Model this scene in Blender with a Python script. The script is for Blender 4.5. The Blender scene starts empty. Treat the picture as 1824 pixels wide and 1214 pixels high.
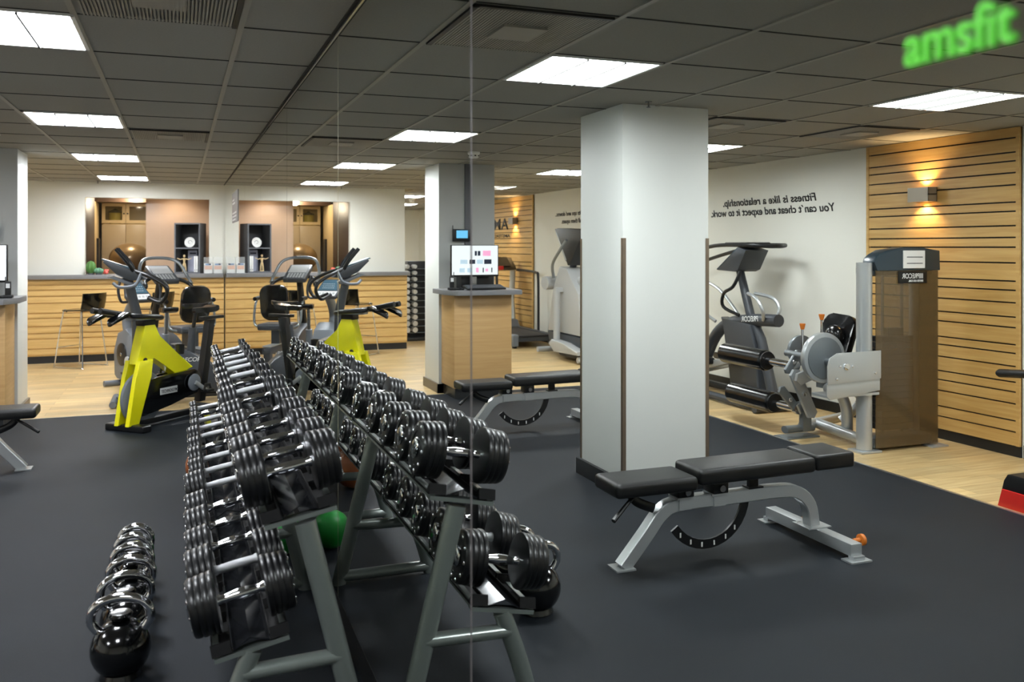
import bpy, bmesh, math, random
from mathutils import Vector, Matrix
random.seed(7)
PI = math.pi
C = bpy.context.scene.collection
S = bpy.context.scene

# ------------------------------------------------------------------ camera, world, exposure
cam_d = bpy.data.cameras.new('camera')
cam = bpy.data.objects.new('camera', cam_d); C.objects.link(cam)
cam.location = (0, 0, 1.602)
cam.rotation_euler = (PI/2, 0, -math.radians(20.566))
cam_d.sensor_width = 36; cam_d.lens = 36*1578.2/1824
cam_d.shift_y = -(607-439.8)/1824
cam_d.clip_start = .02; cam_d.clip_end = 80
cam_d.dof.use_dof = True; cam_d.dof.focus_distance = 5.2; cam_d.dof.aperture_fstop = 3.2
S.camera = cam
W = bpy.data.worlds.new('world'); S.world = W; W.use_nodes = True
W.node_tree.nodes['Background'].inputs[0].default_value = (.8, .85, .9, 1)
W.node_tree.nodes['Background'].inputs[1].default_value = .02
S.view_settings.view_transform = 'Standard'; S.view_settings.look = 'None'
S.view_settings.gamma = 1; S.view_settings.use_curve_mapping = False
S.view_settings.exposure = 1.85
S.cycles.max_bounces = 12; S.cycles.glossy_bounces = 8; S.cycles.diffuse_bounces = 5
S.cycles.use_denoising = True
PANEL_STRENGTH = 13.0

# ------------------------------------------------------------------ materials
def lin(c): return tuple(((v/255+.055)/1.055)**2.4 if v/255 > .04045 else v/255/12.92 for v in c)
def mat(name, rgb, rough=.5, metal=0., coat=0., var=0., vs=8., bump=0., bs=60., spec=.5, trans=0., emis=None, es=0., alpha=1.):
    m = bpy.data.materials.new(name); m.use_nodes = True
    nt = m.node_tree; b = nt.nodes['Principled BSDF']; c = lin(rgb)
    b.inputs['Base Color'].default_value = (*c, 1); b.inputs['Roughness'].default_value = rough
    b.inputs['Metallic'].default_value = metal; b.inputs['Coat Weight'].default_value = coat; b.inputs['Coat Roughness'].default_value = .06
    b.inputs['Specular IOR Level'].default_value = spec; b.inputs['Transmission Weight'].default_value = trans
    b.inputs['Alpha'].default_value = alpha
    if emis: b.inputs['Emission Color'].default_value = (*lin(emis), 1); b.inputs['Emission Strength'].default_value = es
    tc = nt.nodes.new('ShaderNodeTexCoord')
    if var > 0:
        n = nt.nodes.new('ShaderNodeTexNoise'); n.inputs['Scale'].default_value = vs; n.inputs['Detail'].default_value = 4
        nt.links.new(tc.outputs['Object'], n.inputs['Vector'])
        mx = nt.nodes.new('ShaderNodeMix'); mx.data_type = 'RGBA'
        mx.inputs['A'].default_value = (*[v*(1-var) for v in c], 1); mx.inputs['B'].default_value = (*[min(1, v*(1+var)) for v in c], 1)
        nt.links.new(n.outputs['Fac'], mx.inputs['Factor']); nt.links.new(mx.outputs['Result'], b.inputs['Base Color'])
    if bump > 0:
        n = nt.nodes.new('ShaderNodeTexNoise'); n.inputs['Scale'].default_value = bs
        nt.links.new(tc.outputs['Object'], n.inputs['Vector'])
        bp = nt.nodes.new('ShaderNodeBump'); bp.inputs['Strength'].default_value = bump; bp.inputs['Distance'].default_value = .003
        nt.links.new(n.outputs['Fac'], bp.inputs['Height']); nt.links.new(bp.outputs['Normal'], b.inputs['Normal'])
    return m
def wood(name, a, b_, scale=(1, 22, 22), rough=.42, plank=None):
    m = bpy.data.materials.new(name); m.use_nodes = True
    nt = m.node_tree; p = nt.nodes['Principled BSDF']; p.inputs['Roughness'].default_value = rough
    tc = nt.nodes.new('ShaderNodeTexCoord'); mp = nt.nodes.new('ShaderNodeMapping'); mp.inputs['Scale'].default_value = scale
    n = nt.nodes.new('ShaderNodeTexNoise'); n.inputs['Scale'].default_value = 1.6; n.inputs['Detail'].default_value = 6; n.inputs['Distortion'].default_value = .6
    nt.links.new(tc.outputs['Object'], mp.inputs['Vector']); nt.links.new(mp.outputs['Vector'], n.inputs['Vector'])
    r = nt.nodes.new('ShaderNodeValToRGB'); r.color_ramp.elements[0].position = .3; r.color_ramp.elements[1].position = .72
    r.color_ramp.elements[0].color = (*lin(a), 1); r.color_ramp.elements[1].color = (*lin(b_), 1)
    nt.links.new(n.outputs['Fac'], r.inputs['Fac']); out = r.outputs['Color']
    if plank:
        br = nt.nodes.new('ShaderNodeTexBrick'); br.offset = .37; br.inputs['Scale'].default_value = 1
        br.inputs['Brick Width'].default_value = plank[0]; br.inputs['Row Height'].default_value = plank[1]
        br.inputs['Mortar Size'].default_value = .0015; br.inputs['Mortar Smooth'].default_value = .1
        br.inputs['Color1'].default_value = (.82, .82, .82, 1); br.inputs['Color2'].default_value = (1.08, 1.06, 1.02, 1); br.inputs['Mortar'].default_value = (.45, .4, .35, 1)
        nt.links.new(tc.outputs['Object'], br.inputs['Vector'])
        mx = nt.nodes.new('ShaderNodeMix'); mx.data_type = 'RGBA'; mx.blend_type = 'MULTIPLY'; mx.inputs['Factor'].default_value = 1
        nt.links.new(out, mx.inputs['A']); nt.links.new(br.outputs['Color'], mx.inputs['B']); out = mx.outputs['Result']
    nt.links.new(out, p.inputs['Base Color'])
    return m
M = dict(
    wall=mat('wall paint', (229, 228, 219), .7, bump=.15, bs=120, var=.015, vs=1.2),
    pillarshade=mat('shaded pillar paint', (190, 192, 190), .7, bump=.1, bs=120),  # darker copy of the pillar colour, shade painted in
    pillar=mat('pillar paint', (228, 230, 226), .55, var=.035, vs=2.2, bump=.1, bs=60),
    ceil=mat('ceiling tile', (148, 146, 139), .9, var=.10, vs=90, bump=.4, bs=300),
    tbar=mat('grid bar', (150, 146, 136), .5),
    gap=mat('dark joint', (40, 39, 36), .8),  # plain dark colour for joints, seams, dividers and backings
    floor=wood('oak floor', (190, 158, 108), (226, 202, 152), (1.5, 16, 16), .38, (1.2, .16)),
    rubber=mat('rubber floor', (25, 30, 36), .62, spec=.22, var=.3, vs=2.4, bump=.5, bs=420),
    slat=wood('birch slat', (190, 148, 82), (212, 174, 108), (16, 1.2, 22), .45),
    slatx=wood('birch slat across', (206, 168, 100), (228, 192, 126), (1.2, 16, 22), .45),
    desk=wood('desk veneer', (196, 156, 102), (210, 172, 118), (1.2, 1.2, 22), .4),
    top=mat('grey counter laminate', (128, 128, 130), .4, var=.08, vs=14),
    plinth=mat('black plinth', (24, 26, 28), .45), plinthlight=mat('taupe plinth', (120, 108, 92), .5),
    alu=mat('aluminium strip', (190, 190, 190), .3, .9), cornermetal=mat('bronze corner steel', (150, 134, 118), .35, .8),
    blk=mat('black plastic', (17, 18, 20), .38, var=.15, vs=20), blkgloss=mat('black gloss', (7, 8, 9), .14, coat=.4),
    rub=mat('dumbbell urethane', (10, 11, 13), .36, coat=.08, bump=.05, bs=90),
    vinyl=mat('black vinyl', (20, 21, 22), .36, bump=.25, bs=500), vinylshine=mat('black leatherette', (14, 15, 17), .22, coat=.3),
    chrome=mat('chrome', (226, 228, 232), .07, 1., bump=.04, bs=200), knurl=mat('knurled chrome', (205, 207, 210), .32, 1., bump=.6, bs=900),
    steel=mat('steel', (170, 172, 175), .25, .95), silver=mat('silver paint', (188, 192, 194), .32, .55, coat=.2),
    silverdk=mat('silver grey paint', (128, 134, 138), .35, .5, coat=.2),
    rack=mat('rack grey paint', (122, 130, 126), .3, .45, coat=.4),
    traygloss=mat('glossy dark tray', (44, 46, 50), .14, .6, coat=.5),
    yellow=mat('yellow paint', (240, 234, 4), .32, coat=.4), teal=mat('dark teal plastic', (38, 54, 64), .35, coat=.2),
    greyp=mat('grey plastic', (112, 118, 126), .42), greyd=mat('dark grey plastic', (62, 66, 72), .42), lgrey=mat('light grey plastic', (176, 178, 178), .4),
    bluescr=mat('blue console face', (66, 96, 112), .3, coat=.4), white=mat('white plastic', (236, 236, 234), .4),
    orange=mat('orange plastic', (216, 120, 38), .4), red=mat('red plastic', (206, 34, 26), .4), whiteband=mat('white print', (224, 226, 226), .5),
    brown=mat('brown leather ball', (150, 84, 44), .45, var=.2, vs=5), green=mat('green ball', (28, 148, 56), .4, var=.12, vs=5),
    gold=mat('bronze gym ball', (142, 120, 88), .3, .35, coat=.3),
    tile=mat('peach tile', (216, 186, 158), .14, var=.06, vs=3), tileline=mat('tile joint', (214, 186, 158), .6),
    darkbrown=mat('dark brown panel', (84, 66, 54), .45), cream=mat('cream lacquer', (206, 182, 136), .45), taupe=mat('taupe gloss door', (178, 160, 130), .35),
    cabglass=mat('cabinet glass', (120, 112, 80), .1, alpha=.22), potm=mat('olive pot', (206, 186, 72), .4),
    shelfg=mat('charcoal shelf', (98, 100, 106), .5), shelfin=mat('black shelf lining', (26, 26, 28), .6),
    cactus=mat('cactus', (78, 122, 58), .6, var=.25, vs=40), cactus2=mat('pale cactus', (92, 140, 112), .6, var=.25, vs=40), flower=mat('red flower', (220, 96, 84), .6),
    mann=mat('pale wood figure', (224, 198, 150), .5), paper=mat('paper', (232, 232, 230), .6), binder=mat('grey box file', (150, 154, 172), .5), navy=mat('navy label', (34, 40, 62), .5),
    skinp=mat('peach print', (226, 168, 136), .5), sky=mat('blue print', (126, 152, 188), .5),
    acry=mat('clear acrylic', (235, 240, 242), .05, alpha=.18), amber=mat('smoked shroud', (98, 80, 52), .2, alpha=.62, coat=.5),
    black=mat('black lettering', (16, 16, 16), .5), lampbox=mat('lamp housing', (150, 140, 124), .4, .3),
    signgrey=mat('grey sign', (132, 132, 134), .5), ivory=mat('ivory plastic', (226, 220, 200), .5),
    lamp=mat('panel light', (255, 255, 255), .5, emis=(246, 250, 255), es=PANEL_STRENGTH),
    warm=mat('warm bulb', (255, 200, 120), .5, emis=(255, 190, 110), es=20),
    screen=mat('lit screen', (90, 90, 90), .3, emis=(244, 250, 255), es=.30), screenb=mat('lit blue screen', (90, 170, 220), .3, emis=(110, 200, 245), es=.22),
    scrdark=mat('screen picture dark', (12, 16, 24), .3, emis=(50, 64, 92), es=.12), scrpink=mat('screen picture pink', (240, 150, 190), .3, emis=(244, 160, 196), es=.22), scrgrey=mat('screen picture pale', (170, 190, 205), .3, emis=(176, 200, 216), es=.22),
    decalglow=mat('green lettering', (92, 210, 40), .5, emis=(84, 214, 42), es=.08),  # stuck-on letters are no lamp; a faint glow is put into their colour
    seamgrey=mat('mirror edge grey', (84, 80, 80), .6), seampale=mat('mirror edge pale', (168, 164, 132), .5),
    blkmatte=mat('matte black rubber', (12, 12, 13), .7, spec=.2),
    chromesat=mat('satin chrome', (214, 214, 212), .35, .7),
    belt=mat('treadmill belt', (40, 40, 42), .7),
)
mm = bpy.data.materials.new('mirror silver'); mm.use_nodes = True
_b = mm.node_tree.nodes['Principled BSDF']; _b.inputs['Metallic'].default_value = 1; _b.inputs['Roughness'].default_value = 0
_b.inputs['Base Color'].default_value = (.83, .86, .825, 1); M['mirror'] = mm

# ------------------------------------------------------------------ mesh builder
def rotm(ax, deg): return Matrix.Rotation(math.radians(deg), 4, ax)
class B:
    """collects shapes into ONE mesh"""
    def __init__(s): s.bm = bmesh.new(); s.mats = []
    def _mi(s, m, faces):
        if m is None: return
        if m not in s.mats: s.mats.append(m)
        i = s.mats.index(m)
        for f in faces: f.material_index = i
    def box(s, x0, x1, y0, y1, z0, z1, bev=0., seg=2, mx=None, m=None):
        r = bmesh.ops.create_cube(s.bm, size=1)
        vs = r['verts']
        bmesh.ops.transform(s.bm, matrix=Matrix.Translation(((x0+x1)/2, (y0+y1)/2, (z0+z1)/2)) @ Matrix.Diagonal((abs(x1-x0), abs(y1-y0), abs(z1-z0), 1)), verts=vs)
        if bev > 0:
            es = list({e for v in vs for e in v.link_edges})
            rr = bmesh.ops.bevel(s.bm, geom=es, offset=bev, segments=seg, profile=.6, affect='EDGES')
            vs = list({v for f in rr['faces'] for v in f.verts} | {v for v in vs if v.is_valid})
        if mx is not None: bmesh.ops.transform(s.bm, matrix=mx, verts=vs)
        if m is not None: s._mi(m, {f for v in vs for f in v.link_faces})
        return s
    def tube(s, pts, r, seg=12, closed=False, flat=1., m=None, up=None):
        """round bar along points; r number or list; flat squashes one axis"""
        pts = [Vector(p) for p in pts]; n = len(pts)
        rs = r if isinstance(r, (list, tuple)) else [r]*n
        rings = []; prev = None
        for i, p in enumerate(pts):
            a = pts[i-1] if (i > 0 or closed) else pts[i]; b = pts[(i+1) % n] if (i < n-1 or closed) else pts[i]
            t = (b-a).normalized()
            if prev is None:
                u = Vector(up) if up else (Vector((0, 0, 1)) if abs(t.z) < .9 else Vector((0, 1, 0)))
            else: u = prev
            u = (u - t*u.dot(t)); u = u.normalized() if u.length > 1e-6 else t.orthogonal().normalized()
            v = t.cross(u); prev = u
            rings.append([s.bm.verts.new(p + (u*math.cos(2*PI*k/seg)*flat + v*math.sin(2*PI*k/seg))*rs[i]) for k in range(seg)])
        fs = []
        for i in range(n if closed else n-1):
            A = rings[i]; Bn = rings[(i+1) % n]
            for k in range(seg): fs.append(s.bm.faces.new((A[k], A[(k+1) % seg], Bn[(k+1) % seg], Bn[k])))
        if not closed:
            fs.append(s.bm.faces.new(list(reversed(rings[0])))); fs.append(s.bm.faces.new(rings[-1]))
        s._mi(m, fs); return s
    def lathe(s, prof, o=(0, 0, 0), ax='Z', seg=24, mx=None, m=None):
        """prof: (radius, height) list"""
        o = Vector(o); rings = []
        R = {'Z': Matrix.Identity(3), 'X': Matrix(((0, 0, 1), (1, 0, 0), (0, 1, 0))), 'Y': Matrix(((1, 0, 0), (0, 0, 1), (0, -1, 0)))}[ax]
        def P(r, a, h):
            q = o + R @ Vector((r*math.cos(a), r*math.sin(a), h)); return (mx @ q) if mx is not None else q
        fs = []
        for r, h in prof:
            if r < 1e-6: rings.append([s.bm.verts.new(P(0, 0, h))])
            else: rings.append([s.bm.verts.new(P(r, 2*PI*k/seg, h)) for k in range(seg)])
        for A, Bn in zip(rings, rings[1:]):
            for k in range(seg):
                k2 = (k+1) % seg
                if len(A) == 1 and len(Bn) == 1: continue
                if len(A) == 1: fs.append(s.bm.faces.new((A[0], Bn[k2], Bn[k])))
                elif len(Bn) == 1: fs.append(s.bm.faces.new((A[k], A[k2], Bn[0])))
                else: fs.append(s.bm.faces.new((A[k], A[k2], Bn[k2], Bn[k])))
        if len(rings[0]) > 1: fs.append(s.bm.faces.new(list(reversed(rings[0]))))
        if len(rings[-1]) > 1: fs.append(s.bm.faces.new(rings[-1]))
        s._mi(m, fs); return s
    def disc(s, c, ax, r, t, bev=.15, seg=28, m=None):
        """short cylinder with rounded rim centred on c"""
        b = min(t*.5, r)*bev*2
        return s.lathe([(0, -t/2), (r-b, -t/2), (r-b*.3, -t/2+b*.3), (r, -t/2+b), (r, t/2-b), (r-b*.3, t/2-b*.3), (r-b, t/2), (0, t/2)], c, ax, seg, m=m)
    def prism(s, pts, f, t0, t1, bev=0., m=None):
        """outline pts (a,b) mapped to 3-D by f(a,b,t), from depth t0 to t1"""
        n = len(pts)
        A = [s.bm.verts.new(Vector(f(a, b, t0))) for a, b in pts]; Bv = [s.bm.verts.new(Vector(f(a, b, t1))) for a, b in pts]
        fs = [s.bm.faces.new(A), s.bm.faces.new(list(reversed(Bv)))]
        for k in range(n): fs.append(s.bm.faces.new((A[k], Bv[k], Bv[(k+1) % n], A[(k+1) % n])))
        if bev > 0:
            es = list({e for fc in fs[:2] for e in fc.edges})
            rr = bmesh.ops.bevel(s.bm, geom=es, offset=bev, segments=2, profile=.6, affect='EDGES')
            fs = [x for x in fs if x.is_valid] + rr['faces']
        s._mi(m, fs); return s
    def ball(s, c, r, sc=(1, 1, 1), u=24, v=14, mx=None, m=None):
        rr = bmesh.ops.create_uvsphere(s.bm, u_segments=u, v_segments=v, radius=r)
        X = Matrix.Translation(c) @ (mx if mx is not None else Matrix.Identity(4)) @ Matrix.Diagonal((*sc, 1))
        bmesh.ops.transform(s.bm, matrix=X, verts=rr['verts'])
        if m is not None: s._mi(m, {f for vv in rr['verts'] for f in vv.link_faces})
        return s
    def quad(s, *p, m=None):
        s._mi(m, [s.bm.faces.new([s.bm.verts.new(Vector(q)) for q in p])]); return s
    def to(s, name, m, parent=None, loc=(0, 0, 0), world=True, ang=35):
        """link as one object; world coordinates are turned local to the thing"""
        if s.mats: 
            if m is not None and m not in s.mats: s.mats.append(m)
        else: s.mats = [m]
        root = parent
        while root is not None and root.parent is not None: root = root.parent
        bmesh.ops.recalc_face_normals(s.bm, faces=s.bm.faces)
        me = bpy.data.meshes.new(name); s.bm.to_mesh(me); s.bm.free()
        off = Vector(loc)
        if world and root is not None: off = Vector(root.location)
        if off.length > 0: me.transform(Matrix.Translation(-off))
        for p in me.polygons: p.use_smooth = True
        me.set_sharp_from_angle(angle=math.radians(ang))
        for x in s.mats: me.materials.append(x)
        o = bpy.data.objects.new(name, me); C.objects.link(o)
        if parent is not None: o.parent = parent
        elif off.length > 0: o.location = off
        return o
def tag(o, label, cat, group=None):
    o['label'] = label; o['category'] = cat
    if group: o['group'] = group
    return o
def thing(name, label, cat, loc=(0, 0, 0), rot=(0, 0, 0), group=None):
    o = bpy.data.objects.new(name, None); C.objects.link(o); o.empty_display_size = .1
    o.location = loc; o.rotation_euler = rot
    return tag(o, label, cat, group)
def struct(o): o['kind'] = 'structure'; return o
def text(name, body, m, size, mx, parent=None, shear=0., ext=.002, bold=0., ax='LEFT', xs=1., spacing=1.):
    cu = bpy.data.curves.new(name, 'FONT'); cu.body = body; cu.size = size; cu.shear = shear; cu.extrude = ext; cu.offset = bold; cu.align_x = ax; cu.space_character = spacing
    t = bpy.data.objects.new('tmp', cu); C.objects.link(t)
    bpy.context.view_layer.update()
    me = bpy.data.meshes.new_from_object(t.evaluated_get(bpy.context.evaluated_depsgraph_get())); bpy.data.objects.remove(t)
    mx = mx @ Matrix.Diagonal((xs, 1, 1, 1))
    root = parent
    while root is not None and root.parent is not None: root = root.parent
    me.transform(mx)
    off = Vector(root.location) if root is not None and root.rotation_euler.z == 0 and root.rotation_euler.y == 0 else Vector((0, 0, 0))
    if root is None: off = Vector(mx.translation)
    me.transform(Matrix.Translation(-off)); me.materials.clear(); me.materials.append(m)
    o = bpy.data.objects.new(name, me); C.objects.link(o)
    if parent is not None: o.parent = parent
    else: o.location = off
    return o
def frame(o, x, y):
    """matrix with origin o, text direction x, up y"""
    x = Vector(x).normalized(); y = Vector(y).normalized(); z = x.cross(y)
    return Matrix(((x.x, y.x, z.x, o[0]), (x.y, y.y, z.y, o[1]), (x.z, y.z, z.z, o[2]), (0, 0, 0, 1)))
def smooth(pts, n=6):
    """Catmull-Rom through points"""
    P = [Vector(p) for p in pts]; out = []
    for i in range(len(P)-1):
        a = P[max(i-1, 0)]; b = P[i]; c = P[i+1]; d = P[min(i+2, len(P)-1)]
        for k in range(n):
            t = k/n; out.append(.5*((2*b)+(-a+c)*t+(2*a-5*b+4*c-d)*t*t+(-a+3*b-3*c+d)*t**3))
    out.append(P[-1]); return out
def rrect(x0, x1, y0, y1, r, n=5):
    o = []
    for cx, cy, a0 in ((x1-r, y1-r, 0), (x0+r, y1-r, 90), (x0+r, y0+r, 180), (x1-r, y0+r, 270)):
        for k in range(n+1):
            a = math.radians(a0+90*k/n); o.append((cx+r*math.cos(a), cy+r*math.sin(a)))
    return o

# ------------------------------------------------------------------ the room
CZ = 2.522; YB = 13.8; XM = .635
wx = lambda y: -4.74+(y-5)*.022          # the long left wall stands slightly askew
xm = lambda y: XM-y*.00117               # mirror face
struct(B().box(-6.5, 1.6, -2.2, 22.5, -.2, 0).to('floor', M['floor']))
struct(B().box(-3.43, .66, -2.1, 9.25, 0, .006).to('floor_rubber', M['rubber']))
t = B(); t.box(-3.455, -3.43, -2.1, 9.27, 0, .009); t.box(-3.455, .66, 9.25, 9.27, 0, .009)
struct(t.to('trim_1', M['alu']))
struct(B().box(-6.5, 1.6, -2.2, 22.5, CZ, CZ+.15).to('ceiling', M['ceil']))
t = B(); g = B()
xs = [-.39+.63*k for k in range(-8, 2)]
for x in xs: t.box(x-.012, x+.012, -2.1, YB if x > -2.12 else 22, CZ-.006, CZ+.001)
for k in range(-8, 26):
    y = 3.87+.715*k
    if y > -2.1: g.box(wx(y) if y < 22 else -4.7, XM if y < YB else -2.2, y-.005, y+.005, CZ-.003, CZ+.001)
struct(t.to('ceiling_grid', M['tbar'])); struct(g.to('ceiling_joints', M['gap']))
b = B(); b.prism([(wx(-2.2), -2.2), (wx(22.5), 22.5), (wx(22.5)-.3, 22.5), (wx(-2.2)-.3, -2.2)], lambda a, c, t: (a, c, t), 0, CZ)
struct(b.to('wall_left', M['wall']))
struct(B().box(-6.5, 1.6, -2.2, -2.05, 0, CZ).to('wall_front', M['wall']))
struct(B().box(.66, .8, -2.2, YB, 0, CZ).to('wall_right', M['wall']))
struct(B().box(-6.5, -2.12, 21.5, 21.7, 0, CZ).to('wall_far', M['wall']))
# back wall with the serving opening
b = B(); OL, OR, OT, CT = -1.25, .41, 2.305, 1.214
b.box(-2.12, OL, YB, YB+.14, 0, CZ); b.box(OR, .8, YB, YB+.14, 0, CZ); b.box(OL, OR, YB, YB+.14, OT, CZ); b.box(OL, OR, YB, YB+.14, 0, CT-.05)
b.box(-2.12, -1.98, YB+.14, 21.5, 0, CZ)
struct(b.to('wall_back', M['wall']))
# kitchen beyond the opening
b = B(); b.box(-.48, 1.6, 14.6, 14.75, 0, CZ, m=M['tile'])
for k in range(1, 14): b.box(-.48, 1.6, 14.597, 14.601, .19*k-.0015, .19*k+.0015, m=M['tileline'])
for k in range(5): b.box(-.28+.4*k-.0015, -.28+.4*k+.0015, 14.597, 14.601, 0, CZ, m=M['tileline'])
struct(b.to('wall_tiled', M['tile']))
struct(B().box(-1.98, 1.6, 17.6, 17.75, 0, CZ).to('wall_kitchen', M['wall']))
struct(B().box(-1.36, -.3, 16.3, 16.6, 2.36, CZ).to('trim_2', M['darkbrown']))
struct(B().box(.63, .66, -2.0, YB-.02, 0, .12).to('baseboard_right', M['plinth']))
b = B(); b.box(XM-.008, XM, -2, YB, CZ-.016, CZ-.006, m=M['alu']); b.box(XM-.022, XM, -2, YB, CZ-.006, CZ, m=M['gap'])
struct(b.to('trim_3', M['alu']))
b = B()
for y0, y1 in ((-2.05, 4.91), (6.51, 14.25)):
    b.prism([(wx(y0), y0), (wx(y1), y1), (wx(y1)+.015, y1), (wx(y0)+.015, y0)], lambda a, c, t: (a, c, t), 0, .1)
struct(b.to('baseboard_left', M['plinth']))

# mirrors: one sheet per panel
YS = [-1.9, 1.955, 3.785, 5.681, 7.58, 9.47, 11.37, 13.78]
ML = ['frameless wall mirror sheet nearest the camera, right of the thick grey seam', 'wall mirror sheet holding the reflected front of the dumbbell rack', 'wall mirror sheet between the dark seam and the thin pale seam',
      'mirror sheet beside the far half of the dumbbell rack', 'mirror sheet beside the yellow spin bike', 'mirror sheet beside the row of grey exercise bikes', 'mirror sheet meeting the back wall at the bar']
GW = [.0, .006, .004, .004, .0015, .0015, .0015, 0]
for i in range(7):
    y0, y1 = YS[i]+GW[i], YS[i+1]-GW[i+1]; b = B()
    b.prism([(xm(y0), y0), (xm(y1), y1), (xm(y1)+.006, y1), (xm(y0)+.006, y0)], lambda a, c, t: (a, c, t), .12, CZ-.012)
    tag(b.to('wall_mirror', M['mirror'], loc=(XM, (y0+y1)/2, .12), ang=20), ML[i], 'mirror', 'mirror sheets along the right wall')
for k, (j, mk) in enumerate(((1, 'seamgrey'), (2, 'seampale'), (3, 'gap'), (4, 'gap'), (5, 'gap'), (6, 'gap'))):
    struct(B().box(xm(YS[j])+.0005, XM+.024, YS[j]-GW[j], YS[j]+GW[j], .12, CZ-.012).to('trim_%d' % (k+4), M[mk]))
text_o = text('wall_decal', 'amsfit', M['decalglow'], .054, frame((XM-.003, .645, 1.7700), (0, -1, 0), (0, 0, 1)), ext=.0004, bold=.0007, xs=.90)
tag(text_o, 'green amsfit lettering stuck on the mirror beside the camera', 'lettering')
sg = B().box(xm(11)-.006, xm(11)-.001, 10.5, 11.6, 1.9, 2.26).to('mirror_sign', M['signgrey'], loc=(XM, 11, 1.9))
tag(sg, 'small grey sign with white lines stuck high on the mirror', 'sign')
l = B()
for k, (z0, n) in enumerate(((2.16, 3), (2.12, 4), (2.0, 6), (1.96, 6), (1.92, 5))):
    for j in range(n): l.box(xm(11)-.0075, xm(11)-.006, 11.5-.13*j-.1, 11.5-.13*j, z0, z0+.022)
l.to('print', M['whiteband'], parent=sg)

# ceiling lights
def clight(x0, y0, label):
    t = thing('ceiling_light', label, 'ceiling light', (x0+.305, y0+.33, CZ), group='square panel lights in the grey ceiling')
    f = B(); X0, X1, Y0, Y1 = x0, x0+.61, y0, y0+.67; w = .016
    for a in ((X0, X0+w, Y0, Y1), (X1-w, X1, Y0, Y1), (X0, X1, Y0, Y0+w), (X0, X1, Y1-w, Y1)): f.box(*a, CZ-.012, CZ-.001)
    f.to('frame', M['white'], t)
    B().box(X0+w, X1-w, Y0+w, Y1-w, CZ-.006, CZ-.002).to('diffuser', M['lamp'], t)
    d = B()
    for k in (1, 2): d.box(X0+.61*k/3-.004, X0+.61*k/3+.004, Y0+w, Y1-w, CZ-.020, CZ-.006)
    d.to('louvre', M['gap'], t)
for k, (lb) in enumerate(('panel light in the ceiling behind the camera', 'panel light above the start of the dumbbell rack, nearest the camera', 'panel light in the ceiling over the middle of the rubber floor', 'panel light above the yellow spin bike', 'panel light nearest the bar, above the bar stools')):
    clight(-1.0, 3.87+2.86*(k-1), lb)
for k, lb in enumerate(('panel light behind the camera near the left wall', 'panel light in front of the near birch wall panel, seen in the mirror', 'panel light above the leg curl machine, seen in the mirror', 'panel light above the wall quote about squats, seen in the mirror', 'panel light near the treadmill, seen in the mirror')):
    clight(-3.52, 3.87+2.86*(k-1), lb)
clight(-2.9, 15.3, 'panel light in the corridor left of the bar, nearer one'); clight(-3.5, 18.2, 'panel light deep in the corridor left of the bar')
def vent(x0, y0, label):
    t = thing('ceiling_vent', label, 'air vent', (x0+.3, y0+.33, CZ), group='air vents in the ceiling')
    f = B(); X0, X1, Y0, Y1 = x0+.01, x0+.6, y0+.01, y0+.7
    f.box(X0, X1, Y0, Y1, CZ-.004, CZ-.001); f.to('panel', M['ceil'], t)
    s_ = B(); n = 42
    for k in range(n):
        x = X0+.015+(X1-X0-.03)*k/(n-1)
        s_.box(x-.0035, x+.0035, Y0+.02, Y1-.02, CZ-.012, CZ-.004)
    s_.to('grille', M['tbar'], t)
    B().box(X0+.2, X1-.2, Y0+.22, Y1-.25, CZ-.022, CZ-.012).to('centre_plate', M['tbar'], t)
    s = B(); s.box(X0, X1, Y0, Y0+.022, CZ-.014, CZ-.004); s.box(X1-.022, X1, Y0, Y1, CZ-.014, CZ-.004)
    s.to('slot', M['black'], t)
vent(-.375, 3.155, 'large ribbed air vent over the near end of the dumbbell rack'); vent(-.375, 7.445, 'ribbed air vent above the spin bike'); vent(-2.87, 5.3, 'square air vent behind the near pillar, seen in the mirror'); vent(-4.13, 5.3, 'square air vent against the near birch wall panel'); vent(-3.5, 12.45, 'square air vent in front of the far birch wall panel')
def smoke(x, y, label):
    t = thing('smoke_detector', label, 'smoke detector', (x, y, CZ))
    B().lathe([(0, 0), (.06, 0), (.06, -.018), (.052, -.022), (.05, -.05), (.03, -.06), (0, -.06)], (x, y, CZ)).to('body', M['white'], t)
    s = B()
    for k in range(8):
        a = k*PI/4; s.box(-.009, .009, .0475, .052, -.043, -.031, mx=Matrix.Translation((x, y, CZ)) @ Matrix.Rotation(a, 4, 'Z'))
    s.to('slot', M['gap'], t)
smoke(-1.42, 8.17, 'white smoke detector on the ceiling in front of the far pillar')
smoke(-2.95, 16.6, 'white smoke detector in the corridor left of the bar')
def sprinkler(x, y, label):
    t = B(); t.disc((x, y, CZ-.003), 'Z', .022, .006); t.tube([(x, y, CZ), (x, y, CZ-.035)], .006, 8); t.disc((x, y, CZ-.036), 'Z', .014, .004)
    tag(t.to('sprinkler', M['steel'], loc=(x, y, CZ)), label, 'sprinkler')
sprinkler(-1.06, 13.5, 'small ceiling sprinkler beside the back wall'); sprinkler(-1.52, 4.94, 'small ceiling sprinkler beside the near pillar top')

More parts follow.
